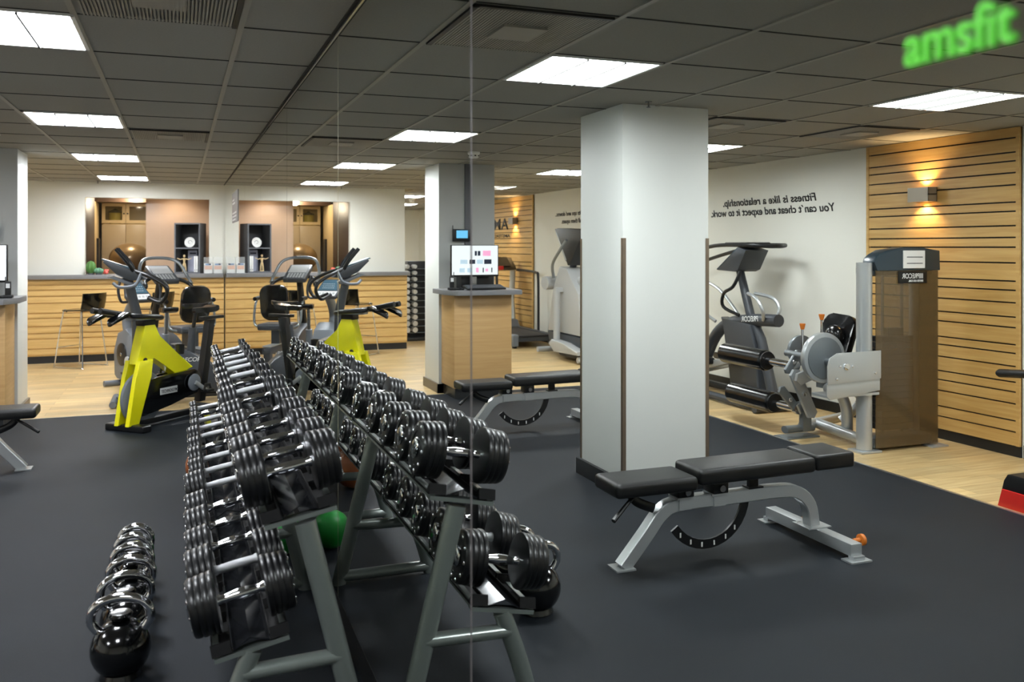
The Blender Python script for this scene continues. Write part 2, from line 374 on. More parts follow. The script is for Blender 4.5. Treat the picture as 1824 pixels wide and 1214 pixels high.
# pillars
def pillar(x, y, w, l, m, name='pillar'):
    return struct(B().box(x-w, x, y, y+l, 0, CZ, bev=.004).to(name, m, loc=(x-w/2, y+l/2, 0)))
pa = pillar(-1.42, 9.4, .645, .575, M['pillar'])
B().box(-2.068, -1.42, 9.393, 9.4, 0, CZ).to('shaded_face', M['pillarshade'], pa, world=True)  # thin grey skin paints the shade on this pillar face
b = B(); b.box(-2.08, -1.40, 9.37, 9.39, 0, .1); b.box(-1.42, -1.40, 9.39, 9.99, 0, .1, m=M['plinthlight']); b.box(-2.08, -1.40, 9.37, 9.39, 0, .1, m=M['plinth'])
b.to('plinth', M['plinth'], pa)
B().box(-1.785, -1.715, 9.37, 9.393, 1.15, CZ).to('cable_duct', M['shelfg'], pa)
pb = pillar(-1.40, 5.06, .64, .633, M['pillar'])
b = B(); b.box(-2.06, -1.38, 5.035, 5.06, 0, .115, bev=.004); b.box(-1.40, -1.375, 5.035, 5.72, 0, .115, bev=.004); b.box(-2.065, -2.04, 5.035, 5.72, 0, .115); b.box(-2.06, -1.38, 5.693, 5.715, 0, .115)
b.to('plinth', M['plinth'], pb)
for cx, cy, sx, sy in ((-1.40, 5.06, 1, -1), (-2.04, 5.06, -1, -1), (-1.40, 5.693, 1, 1), (-2.04, 5.693, -1, 1)):
    c = B(); a, d = cx+sx*.003, cx-sx*.022; e, f_ = cy+sy*.003, cy-sy*.022
    c.box(min(a, d), max(a, d), min(e, cy), max(e, cy), .115, 1.66); c.box(min(a, cx), max(a, cx), min(e, f_), max(e, f_), .115, 1.66)
    c.to('corner_guard', M['cornermetal'], pb)

# birch slat wall panels
HS = [.085, .11, .067, .09, .093, .132, .07, .11, .09, .075, .12, .14, .07, .095, .11, .08, .13, .066, .1, .12, .075, .09, .13]
def slat_panel(name, y0, y1, z0, z1, label):
    t = thing(name, label, 'wall panel', (wx((y0+y1)/2), (y0+y1)/2, 0))
    f = lambda a, z, d: (wx(a)+d, a, z)
    b = B(); z = z1
    for h in HS*3:
        zz = max(z-h+.012, z0)
        if z-zz > .01: b.prism([(y0+.03, zz), (y1-.03, zz), (y1-.03, z), (y0+.03, z)], f, .012, .03)
        z -= h
        if z < z0: break
    b.to('slats', M['slat'], t, ang=20)
    B().prism([(y0, z0), (y1, z0), (y1, z1), (y0, z1)], f, .001, .012).to('backing', M['gap'], t, ang=20)
    e = B(); e.prism([(y0, z0), (y0+.03, z0), (y0+.03, z1), (y0, z1)], f, .001, .034); e.prism([(y1-.03, z0), (y1, z0), (y1, z1), (y1-.03, z1)], f, .001, .034)
    e.to('edging', M['slat'], t, ang=20)
    B().prism([(y0, .0), (y1, .0), (y1, z0), (y0, z0)], f, .001, .02).to('plinth', M['plinth'], t, ang=20)
    return t
slat_panel('slatted_wall_panel', 4.93, 6.49, .085, CZ-.005, 'birch slatted wall panel behind the leg curl weight tower')
slat_panel('slatted_wall_panel', 14.27, 18.5, .085, CZ-.01, 'far birch slatted wall panel behind the treadmill with black lettering')
def wall_lamp(y, z, label):
    x = wx(y)+.034
    t = thing('wall_lamp', label, 'wall lamp', (x, y, z), group='up and down lamps on the birch panels')
    b = B(); w, d, h = .11, .10, .06
    b.box(x, x+.006, y-w, y+w, z-h, z+h); b.box(x+d-.006, x+d, y-w, y+w, z-h, z+h); b.box(x, x+d, y-w, y-w+.006, z-h, z+h); b.box(x, x+d, y+w-.006, y+w, z-h, z+h); b.box(x, x+d, y-w, y+w, z-.004, z+.004)
    b.to('housing', M['lampbox'], t)
    c = B(); c.ball((x+d/2, y, z+.025), .018); c.ball((x+d/2, y, z-.025), .018); c.to('bulb', M['warm'], t)
    for s in (1, -1):
        L = bpy.data.lights.new('wall_lamp_light', 'SPOT'); L.energy = 6.5; L.color = (1, .66, .32); L.spot_size = math.radians(118); L.spot_blend = .6; L.shadow_soft_size = .012
        o = bpy.data.objects.new('bulb_light', L); C.objects.link(o); o.parent = t; o.location = (d*.5, 0, s*.045)
        o.rotation_euler = (PI if s > 0 else 0, 0, 0)
wall_lamp(5.80, 2.045, 'grey box lamp glowing up and down on the near birch panel')
wall_lamp(15.05, 2.075, 'grey box lamp glowing on the far birch panel beside black letters')
def wtext(name, lines, label, m=M['black'], shear=.22):
    t = thing(name, label, 'lettering', (wx(lines[0][1])+.001, lines[0][1], lines[0][2]))
    for body, y, z, w, h, bold, off in lines:
        mx = frame((wx(y)+off, y, z), (.022, 1, 0), (0, 0, 1))
        o = text('text_line', body, m, 1, Matrix.Identity(4), None, shear, 0, .022); xs_ = [v.co.x for v in o.data.vertices]
        ww = max(xs_)-min(xs_); o.data.transform(Matrix.Translation((-min(xs_), 0, 0))); hh = .73
        sx, sy = w/ww, h/hh
        me = o.data; me.transform(Matrix.Diagonal((sx, sy, 1, 1)))
        mxx = mx; me.transform(mxx); me.transform(Matrix.Translation(-Vector(t.location))); o.location = (0, 0, 0); o.parent = t
        # give the letters a little thickness
        bmm = bmesh.new(); bmm.from_mesh(me); r = bmesh.ops.extrude_face_region(bmm, geom=bmm.faces[:]); bmesh.ops.translate(bmm, vec=(.0015, 0, 0), verts=[g_ for g_ in r['geom'] if isinstance(g_, bmesh.types.BMVert)]); bmm.to_mesh(me); bmm.free()
wtext('wall_quote', [('Fitness is like a relationship.', 7.19, 2.068, 1.56, .082, 0, .002), ('You can\u00b4t cheat and expect it to work.', 6.94, 1.955, 2.05, .082, 0, .002)], 'black italic quote about a relationship on the white wall')
wtext('wall_quote', [('Life has its ups and downs..', 12.03, 2.105, 1.36, .07, 0, .002), ('We call them squats.', 12.18, 1.985, .97, .07, 0, .002)], 'black italic quote about squats on the white wall by the cross trainer')
wtext('wall_lettering', [('AMSFIT', 15.4, 1.935, 1.75, .21, 0, .033), ('AMSTERDAM FITNESS', 15.32, 1.785, 1.85, .06, 0, .033)], 'bold black AMSFIT lettering on the far birch panel', shear=0)

# ------------------------------------------------------------------ bar
t = thing('bar_counter', 'long bar with birch slatted front and grey top below the opening', 'bar counter', (-.75, 13.7, 0))
B().box(-2.16, .60, 13.6, 13.798, 1.157, 1.214, bev=.002).to('counter_top', M['top'], t)
struct(B().box(-1.25, .41, 13.8, 14.15, 1.165, 1.214).to('sill_kitchen', M['top']))
b = B(); z = 1.13
for h in [.06, .07, .085, .095, .137, .07, .112, .094, .075, .137, .09]:
    zz = max(z-h+.017, .1); b.box(-2.1, -.0, 13.655, 13.675, zz, z); b.box(.03, .61, 13.655, 13.675, zz, z); z -= h
b.box(0, .03, 13.655, 13.68, .1, 1.13)
b.to('slatted_front', M['slatx'], t); b = B(); b.box(-2.1, .61, 13.675, 13.69, .1, 1.157); b.box(-2.12, -2.1, 13.655, 13.795, .1, 1.157, m=M['slatx']); b.to('backing', M['gap'], t)
B().box(-2.12, .62, 13.68, 13.79, 0, .1).to('plinth', M['plinth'], t)
# things on the bar
def cactus(x, y, r, h, m, label):
    t = thing('potted_cactus', label, 'cactus', (x, y, CT)); b = B()
    seg = 40; rings = []
    pr = [(.4, 0), (.85, .2), (1, .45), (.92, .7), (.62, .9), (.0, 1.)]
    for q, hh in pr:
        rings.append([b.bm.verts.new((x+r*q*(1+.09*math.cos(10*2*PI*k/seg))*math.cos(2*PI*k/seg), y+r*q*(1+.09*math.cos(10*2*PI*k/seg))*math.sin(2*PI*k/seg), CT+.012+h*hh)) for k in range(seg)])
    for A, D in zip(rings, rings[1:]):
        for k in range(seg): b.bm.faces.new((A[k], A[(k+1) % seg], D[(k+1) % seg], D[k]))
    b.to('cactus_body', m, t); B().lathe([(0, 0), (r*.6, 0), (r*.72, .022), (r*.62, .022), (0, .02)], (x, y, CT)).to('pot', M['shelfg'], t)
cactus(-1.165, 13.72, .062, .185, M['cactus'], 'tall green cactus at the left end of the bar opening'); cactus(-1.06, 13.66, .06, .085, M['cactus2'], 'small round pale cactus in front of the tall one')
t = B(); 
for k in range(7): t.ball((-.96+random.uniform(-.03, .03), 13.7+random.uniform(-.03, .03), CT+.025+random.uniform(0, .03)), .026, (1, 1, .8), 10, 6)
tag(t.to('red_flower_head', M['flower'], loc=(-.96, 13.7, CT)), 'small red flower lying beside the cacti on the bar', 'flower')
# shelf of two cubes
SH = Matrix.Translation((.15, 14.02, CT)) @ rotm('Z', -18)
t = thing('cube_shelf', 'charcoal two-tier open cube shelf standing on the bar', 'shelf', (.15, 14.02, CT), (0, 0, math.radians(-18)))
b = B(); w, d, H2 = .187, .15, .742; th = .02
for x in (-w, w-th): b.box(x, x+th, -d, d, 0, H2)
for z in (0, H2/2-th/2, H2-th): b.box(-w+th, w-th, -d, d, z, z+th)
b.to('carcass', M['shelfg'], t, world=False); B().box(-w+th, w-th, d-.012, d-.002, th, H2-th).to('back_panel', M['shelfin'], t, world=False)
def onshelf(p): return SH @ Vector(p)
p = onshelf((.015, -.06, .382+.075))
t = thing('decorative_plate', 'white round plate with a spiral relief in the upper cube of the shelf', 'plate', p)
R_ = Matrix.Translation(p) @ rotm('Z', -18) @ rotm('X', 80)
b = B(); b.lathe([(0, 0), (.05, 0), (.075, .012), (.077, .016), (.052, .008), (.048, .004), (.03, .01), (.02, .004), (0, .006)], mx=R_, seg=36); b.to('dish', M['white'], t)
b = B(); b.tube([R_ @ Vector((.034*math.cos(a)*(1-a/9), .034*math.sin(a)*(1-a/9), .012)) for a in [k*.35 for k in range(16)]], .0025, 6); b.to('relief', M['shelfg'], t)
p = onshelf((-.06, -.09, .02))
t = thing('wooden_figure', 'small pale jointed wooden figure with arms out in the lower cube', 'figurine', p); q = lambda x, z, y=0: p+Matrix.Rotation(math.radians(-18), 3, 'Z') @ Vector((x, y, z))
b = B(); b.disc(q(0, .006), 'Z', .03, .012); b.tube([q(0, .0), q(0, .1)], .003, 8)
b.tube([q(-.025, .012), q(-.02, .07), q(-.008, .13)], [.007, .009, .012], 8); b.tube([q(.025, .012), q(.022, .07), q(.008, .13)], [.007, .009, .012], 8)
b.tube([q(0, .12), q(0, .15), q(0, .19), q(0, .205)], [.018, .013, .024, .012], 10); b.ball(q(0, .235), .017, (1, 1, 1.25), 12, 8)
for s in (-1, 1): b.tube([q(s*.02, .195), q(s*.06, .185), q(s*.105, .205)], [.009, .007, .006], 8)
b.to('body', M['mann'], t)
p = onshelf((.06, .03, .02)); R2 = Matrix.Translation(p) @ rotm('Z', -18)
t = thing('box_file', 'grey box file with a navy label leaning in the lower cube', 'box file', p)
B().box(-.10, .03, -.03, .06, 0, .32, mx=R2 @ rotm('X', -4)).to('box', M['binder'], t); B().box(-.075, .02, -.033, -.03, .26, .285, mx=R2 @ rotm('X', -4)).to('label_strip', M['navy'], t)
for k in range(2):
    p = onshelf((.105+.031*k, -.07, .02))
    t = thing('ring_binder', ('white ring binder in the lower cube, next to the grey box file', 'white ring binder in the lower cube, against the shelf side')[k], 'binder', p, group='white binders in the cube shelf')
    B().box(-.0135, .0135, -.06, .12, 0, .235, bev=.002, mx=Matrix.Translation(p) @ rotm('Z', -18)).to('cover', M['paper'], t); B().disc(onshelf((.105+.031*k, -.131, .05)), 'Y', .006, .002).to('finger_ring', M['blk'], t)
for k, (x, lb) in enumerate(((.33, 'clear leaflet holder with brochures beside the cube shelf'), (.465, 'clear leaflet holder with brochures in the corner by the mirror'))):
    t = thing('leaflet_holder', lb, 'leaflet holder', (x+.06, 13.7, CT), group='leaflet holders on the bar')
    b = B(); b.box(x, x+.125, 13.66, 13.663, CT, CT+.13); b.box(x, x+.125, 13.73, 13.733, CT, CT+.24); b.box(x, x+.003, 13.66, 13.733, CT, CT+.16); b.box(x+.122, x+.125, 13.66, 13.733, CT, CT+.16); b.box(x, x+.125, 13.66, 13.733, CT, CT+.003); b.to('holder', M['acry'], t)
    l = thing('brochure_stack', ('brochures with a peach cover in the leaflet holder beside the shelf', 'brochures with a peach cover in the leaflet holder by the mirror')[k], 'brochures', (x+.06, 13.68, CT+.004))
    B().box(x+.006, x+.119, 13.668, 13.70, CT+.004, CT+.15).to('pages', M['paper'], l)
    c = B(); c.box(x+.012, x+.113, 13.6665, 13.668, CT+.06, CT+.115, m=M['skinp']); c.box(x+.02, x+.1, 13.6665, 13.668, CT+.12, CT+.146, m=M['sky']); c.box(x+.07, x+.1, 13.666, 13.667, CT+.13, CT+.146, m=M['navy']); c.to('cover_print', M['skinp'], l)

# ------------------------------------------------------------------ kitchen furniture
t = thing('kitchen_cabinet', 'tall cream kitchen cabinet with two glass-fronted top doors', 'cabinet', (-.9, 17.2, 0))
X0, X1, XMID = -1.274, -.2, -.887
b = B(); b.box(X0, X1, 17.35, 17.37, 0, 2.39); b.box(X0, X0+.02, 17.03, 17.35, 0, 2.39); b.box(X1-.02, X1, 17.03, 17.35, 0, 2.39); b.box(X0, X1, 17.03, 17.35, 2.37, 2.39); b.box(X0, X1, 17.03, 17.35, 1.99, 2.01); b.to('carcass', M['cream'], t)
for x0, x1, hx in ((X0, XMID, XMID-.03), (XMID, -.5, XMID+.03), (-.5, X1, -.47)):
    d = B(); x0 += .003; x1 -= .003
    for a in ((x0, x1, 2.02, 2.075), (x0, x1, 2.315, 2.37), (x0, x0+.055, 2.075, 2.315), (x1-.055, x1, 2.075, 2.315)): d.box(a[0], a[1], 17.0, 17.025, a[2], a[3])
    o = d.to('glass_door', M['cream'], t)
    B().box(x0+.055, x1-.055, 17.01, 17.014, 2.075, 2.315).to('pane', M['cabglass'], o); B().ball((hx, 16.985, 2.19), .014).to('knob', M['steel'], o)
    B().box(x0, x1, 17.0, 17.025, .1, 1.995, bev=.002).to('door', M['taupe'], t)
t = thing('storage_pot', 'olive pot with a dark lid behind the left glass door', 'pot', (-1.07, 17.18, 2.01))
B().lathe([(0, 0), (.1, 0), (.105, .02), (.105, .19), (.095, .2), (0, .2)], (-1.07, 17.18, 2.01)).to('body', M['potm'], t); B().lathe([(.11, .2), (.11, .225), (.04, .25), (.018, .27), (0, .275)], (-1.07, 17.18, 2.01)).to('lid', M['blk'], t)
t = thing('side_cabinet', 'tall cabinet end at the left of the kitchen with a black strip', 'cabinet', (-1.5, 16.2, 0))
B().box(-1.7, -1.315, 15.55, 16.95, 0, 2.36).to('body', M['cream'], t); B().box(-1.315, -1.305, 15.6, 15.62, 0, 2.36).to('light_edge', M['cream'], t); B().box(-1.315, -1.285, 16.5, 16.8, .2, 1.75).to('black_strip', M['blk'], t)
t = tag(B().box(-1.75, -1.262, 13.96, 15.5, 0, 2.45, bev=.004).to('brown_cupboard', M['darkbrown'], loc=(-1.5, 14.9, 0)), 'dark brown cupboard side just left inside the kitchen opening', 'cupboard')
t = tag(B().box(-1.18, -.45, 15.9, 16.85, 0, 1.14, bev=.01).to('low_cupboard', M['darkbrown'], loc=(-.8, 16.4, 0)), 'low dark cupboard in the kitchen carrying the bronze gym ball', 'cupboard')
b = B(); b.ball((-.79, 16.38, 1.405), .33, (1, 1, .80), 48, 28); t = tag(b.to('gym_ball', M['gold'], loc=(-.79, 16.38, 1.14)), 'large bronze gym ball in the kitchen behind the bar', 'gym ball')
L = bpy.data.lights.new('kitchen_lamp_light', 'POINT'); L.energy = 10; L.color = (1, .84, .62); L.shadow_soft_size = .06
t = thing('ceiling_spot', 'small warm round ceiling spot inside the kitchen', 'ceiling spot', (-.70, 16.15, CZ))
B().lathe([(0, 0), (.05, 0), (.05, -.02), (.035, -.025), (0, -.018)], (-.70, 16.15, CZ)).to('rim', M['steel'], t); B().disc((-.70, 16.15, CZ-.027), 'Z', .03, .004).to('bulb', M['warm'], t)
o = bpy.data.objects.new('spot_light', L); C.objects.link(o); o.parent = t; o.location = (0, 0, -.12)
t = thing('ceiling_spot', 'small warm round ceiling spot added to brighten the tiled wall', 'ceiling spot', (-.05, 14.25, CZ))  # added lamp, hidden behind the header, to brighten the tiles
B().lathe([(0, 0), (.05, 0), (.05, -.02), (.035, -.025), (0, -.018)], (-.05, 14.25, CZ)).to('rim', M['steel'], t); B().disc((-.05, 14.25, CZ-.027), 'Z', .03, .004).to('bulb', M['warm'], t)
L = bpy.data.lights.new('tile_fill_light', 'SPOT'); L.energy = 4; L.color = (1, .88, .74); L.spot_size = math.radians(150); L.spot_blend = .6; L.shadow_soft_size = .06
o = bpy.data.objects.new('spot_light', L); C.objects.link(o); o.parent = t; o.location = (0, 0, -.06)

# ------------------------------------------------------------------ bar stools
def stool(x, y, ang, label):
    t = thing('bar_stool', label, 'bar stool', (x, y, 0), (0, 0, math.radians(ang)), group='black bar stools at the bar')
    b = B(); b.prism(rrect(-.22, .19, -.19, .19, .07), lambda a, c, d: (a, c, .742+.02*((a+.05)/.2)**2+d), 0, .014, bev=.004); b.to('seat', M['blkgloss'], t, world=False)
    b = B(); n = 9
    rows = []
    for i in range(7):
        z = .75+.04*i; row = []
        for k in range(n):
            v = -1+2*k/(n-1); row.append((.185+.035*math.sin(i/6*1.6)-.05*v*v*(1-.2*i/6), v*.20*(1 if i else .9), z+ (.0 if i else -.0)))
        rows.append(row)
    for off in (0, .012):
        for i in range(6):
            for k in range(n-1):
                q_ = [Vector(rows[i][k]), Vector(rows[i][k+1]), Vector(rows[i+1][k+1]), Vector(rows[i+1][k])]
                b.bm.faces.new([b.bm.verts.new(v+Vector((off, 0, 0))) for v in q_])
    bmesh.ops.remove_doubles(b.bm, verts=b.bm.verts[:], dist=.0005)
    ed = [e for e in b.bm.edges if e.is_boundary]
    bmesh.ops.bridge_loops(b.bm, edges=ed)
    b.to('backrest', M['blkgloss'], t, world=False)
    for s in (-1, 1):
        b = B(); b.tube(smooth([(-.15, s*.14, .735), (-.20, s*.15, .72), (-.29, s*.21, .02), (-.27, s*.21, .011), (.17, s*.21, .011), (.19, s*.21, .02), (.12, s*.15, .72), (.09, s*.14, .735)], 4), .009, 8); b.to('leg', M['chrome'], t, world=False)
    b = B(); b.tube([(-.25, -.185, .27), (-.25, .185, .27)], .008, 8); b.to('footrest', M['chrome'], t, world=False)
    return t
stool(-1.20, 13.12, -40, 'black bar stool with chrome legs standing alone at the left of the bar'); stool(-.34, 13.12, -42, 'black bar stool behind the exercise bike consoles')

# ------------------------------------------------------------------ dumbbells
TH = math.radians(11)
def dumbbell_meshes(r, style):
    """axis along local X; returns list of (name, mesh, material, child meshes)"""
    key = (round(r, 3), style)
    if key in DBM: return DBM[key]
    hl = .074; k = r/.1
    h = B(); e = .018
    if style: h.lathe([(e, -hl-.02), (e, -hl+.004), (.0135, -hl+.014), (.0145, -hl+.03), (.018, -.02), (.019, 0), (.018, .02), (.0145, hl-.03), (.0135, hl-.014), (e, hl-.004), (e, hl+.02)], ax='X', seg=16)
    else: h.lathe([(.0165, -hl-.02), (.0175, -hl+.008), (.0145, -hl+.012), (.016, -.02), (.016, .02), (.0145, hl-.012), (.0175, hl-.008), (.0165, hl+.02)], ax='X', seg=16)
    me_h = h
    n = 4 if r > .085 else (3 if r > .07 else 2); tt = .0200
    w = B(); x = hl
    prof = [(0, x)]
    for i in range(n):
        rr = r*(1-.02*i)
        prof += [(rr*(.86 if i == 0 else .972), x), (rr*.988, x+.003), (rr*.997, x+.006), (rr, x+tt*.5), (rr*.997, x+tt-.006), (rr*.988, x+tt-.003), (rr*.972, x+tt)]; x += tt
    prof += [(rr*.95, x+.004), (rr*.88, x+.0065), (r*.6, x+.007), (r*.57, x+.003), (0, x+.003)]; x += .006
    w.lathe(prof, ax='X', seg=36)
    c = B(); c.lathe([(r*.34, x-.004), (r*.36, x+.004), (r*.30, x+.008), (0, x+.008)], ax='X', seg=20)
    for j in range(10):
        a = j*2*PI/10; c.ball((x-.0005, r*.78*math.cos(a), r*.78*math.sin(a)), .0075, (.6, 1, 1), 8, 6)
    out = []
    for nm, bb, m in (('handle', h, M['chrome'] if style else M['knurl']), ('weight_head', w, M['rub']), ('end_cap', c, M['chrome'])):
        bmesh.ops.recalc_face_normals(bb.bm, faces=bb.bm.faces)
        me = bpy.data.meshes.new(nm); bb.bm.to_mesh(me); bb.bm.free()
        for p in me.polygons: p.use_smooth = True
        me.set_sharp_from_angle(angle=math.radians(40)); me.materials.append(m); out.append(me)
    DBM[key] = out; return out
DBM = {}
def dumbbell(x, y, z, r, style, label, group):
    t = thing('dumbbell', label, 'dumbbell', (x, y, z), (0, -TH, 0), group)
    hm, wm, cm = dumbbell_meshes(r, style)
    def lk(nm, me, par, rz=0):
        o = bpy.data.objects.new(nm, me); C.objects.link(o); o.parent = par; o.rotation_euler = (0, 0, rz); return o
    lk('handle', hm, t)
    for rz in (0, PI):
        w = lk('weight_head', wm, t, rz); lk('end_cap', cm, w)
ORD = ['first', 'second', 'third', 'fourth', 'fifth', 'sixth', 'seventh', 'eighth', 'ninth', 'tenth', 'eleventh', 'twelfth', 'thirteenth', 'last']
UY = [3.0, 3.22, 3.49, 3.75, 4.09, 4.5, 4.82, 5.10, 5.43, 5.76, 6.06, 6.35, 6.62, 6.88]
LY = [3.0, 3.28, 3.56, 3.83, 4.12, 4.5, 4.82, 5.10, 5.42, 5.75, 6.04, 6.31, 6.58, 6.82]
STY_U = [1, 1, 1, 1, 1, 1, 0, 1, 0, 0, 0, 0, 1, 0]; STY_L = [1, 0, 1, 1, 1, 0, 0, 0, 1, 0, 0, 0, 1, 0]
TU = (.362, .748); TL = (.212, .352)      # centre line of each shelf plate (x, z)
nx, nz = -math.sin(TH), math.cos(TH)
for tier, (ys, sty, (cx, cz)) in enumerate(((UY, STY_U, TU), (LY, STY_L, TL))):
    for k, y in enumerate(ys):
        r = .100-.036*(k//2)/6; dd = .030+r
        z = cz+nz*dd; x = cx+nx*dd
        nm = ('upper', 'lower')[tier]
        size = 'largest thick-headed' if k < 2 else ('large' if k < 6 else ('medium' if k < 10 else 'small'))
        lb = f'{size} black dumbbell, {ORD[k]} from the front end on the {nm} tier' if k < 13 else f'small black dumbbell at the far end of the {nm} tier'
        dumbbell(x, y, z, r, sty[k], lb, f'dumbbells on the {nm} tier of the rack')

# ------------------------------------------------------------------ dumbbell racks
def rack(y0, y1, fr, label):
    t = thing('dumbbell_rack', label, 'dumbbell rack', ((.35), (y0+y1)/2, 0), group='two-tier dumbbell racks end to end along the mirror')
    for y in fr:
        leg = B(); leg.tube([(.556, y, .0), (.378, y, .72)], .034, 16, flat=.8, up=(0, 1, 0)); leg.to('leg', M['rack'], t)
        leg = B(); leg.tube(smooth([(.105, y, 0), (.15, y, .16), (.213, y, .335)], 4), .032, 16, flat=.8, up=(0, 1, 0)); leg.to('leg', M['rack'], t)
        c = B(); c.tube([(.185, y, .265), (.49, y, .275)], .028, 14, flat=.85); c.to('crossbar', M['rack'], t)
        c = B(); c.tube([(.12, y, .04), (.55, y, .04)], .026, 14); c.to('foot_bar', M['rack'], t)
    for (cx, cz), nm in ((TU, 'upper'), (TL, 'lower')):
        X = Matrix.Translation((cx, 0, cz)) @ Matrix.Rotation(-TH, 4, 'Y')
        s = B(); 
        for x in (-.115, .095): s.box(x, x+.02, y0, y1, -.012, .012, mx=X)
        for y in list(fr)+[y0+.012, y1-.012]: s.box(-.115, .115, y-.02, y+.02, -.016, -.002, mx=X)
        sh = s.to('shelf', M['rack'], t)
        # folded glossy tray between the heads
        tr = B(); w = .056
        tr.prism([(-w, .006), (0, .03), (w, .006), (w, .002), (0, .026), (-w, .002)], lambda a, c, d: X @ Vector((a, d, c)), y0-.004, y1+.004)
        tr.to('tray', M['traygloss'], sh)
        sd = B()
        for sx in (-1, 1):
            a, b_ = sorted((sx*.06, sx*.12))
            sd.box(a, b_, y0+.004, y1-.004, 0.0, .006, mx=X); sd.box(sx*.06-.002, sx*.06+.002, y0, y1, 0, .02, mx=X)
            ys = [v for v in (UY if nm == 'upper' else LY) if y0 < v < y1]
            ed = [y0+.01]+[(p_+q_)/2 for p_, q_ in zip(ys, ys[1:])]+[y1-.01]
            for e in ed: sd.prism([(-.02, .004), (.02, .004), (.004, .036), (-.004, .036)], lambda a_, c_, d_, e=e: X @ Vector((d_, e+a_, c_)), a, b_)
        sd.to('saddle', M['blkmatte'], sh)
    return t
rack(2.89, 4.28, (2.90, 4.22), 'near two-tier grey dumbbell rack against the mirror with the heaviest dumbbells')
rack(4.325, 7.05, (5.15, 6.55), 'far two-tier grey dumbbell rack against the mirror with the lighter dumbbells')

# ------------------------------------------------------------------ kettlebells and balls
kb = [(-.205, 3.60, .107), (-.203, 3.885, .098), (-.195, 4.12, .090), (-.200, 4.33, .083), (-.203, 4.51, .077), (-.2, 4.68, .072)]
for k, (x, y, r) in enumerate(kb):
    t = thing('kettlebell', ('largest black kettlebell with a chrome handle, nearest the camera', 'black kettlebell directly behind the largest one', 'third kettlebell from the front of the row', 'fourth kettlebell from the front of the row', 'fifth kettlebell from the front, second from the far end', 'smallest kettlebell at the far end of the row')[k], 'kettlebell', (x, y, 0), (0, 0, math.radians(random.uniform(-8, 8))), 'kettlebells in a row on the rubber floor')
    b = B(); pr = [(0, 0), (r*.62, 0), (r*.7, .004)]
    for j in range(13):
        a = -50+j*11.2; pr.append((r*math.cos(math.radians(a)), r*1.0+r*math.sin(math.radians(a))*1.0-.0))
    pr = pr[:3]+[p_ for p_ in pr[3:] if p_[1] > .006]
    zt = pr[-1][1]; pr += [(r*.34, zt+r*.03), (r*.40, zt+r*.16), (r*.34, zt+r*.24), (0, zt+r*.27)]
    b.lathe(pr, (0, 0, .006), seg=40); b.to('ball', M['blkgloss'], t, world=False)
    H_ = r*1.15; w = r*1.0; zb = r*1.62; hz = r*1.0+ .17+ (r-.07)*.6
    zc = zb+(hz-zb)*.42; arch = [(w*.97*math.cos(math.radians(a))*(1 if -20 < a < 200 else .97), 0, zc+(hz-zc)*(abs(math.sin(math.radians(a)))**.8 if 0 <= a <= 180 else math.sin(math.radians(a)))) for a in range(-60, 241, 12)]
    b = B(); b.tube(arch, .0175, 14)
    b.to('handle', M['chrome'], t, world=False)
def medball(x, y, r, m, label, ribs=True):
    t = B(); t.ball((0, 0, 0), r, u=40, v=24); 
    for v in t.bm.verts:
        q_ = v.co.normalized(); d_ = min(abs(q_.x), abs(q_.y), abs(q_.z))
        if d_ < .05: v.co *= .985
    bmesh.ops.transform(t.bm, matrix=Matrix.Translation((x, y, r+.006)) @ rotm('X', 25) @ rotm('Y', 30), verts=t.bm.verts[:])
    tag(t.to('medicine_ball', m, loc=(x, y, 0)), label, 'medicine ball')
medball(.17, 5.88, .135, M['brown'], 'brown medicine ball on the floor under the far rack, nearer one'); medball(.17, 6.28, .135, M['brown'], 'brown medicine ball on the floor under the far rack, behind the other')
medball(.505, 4.74, .10, M['green'], 'bright green medicine ball on the floor behind the near rack leg')

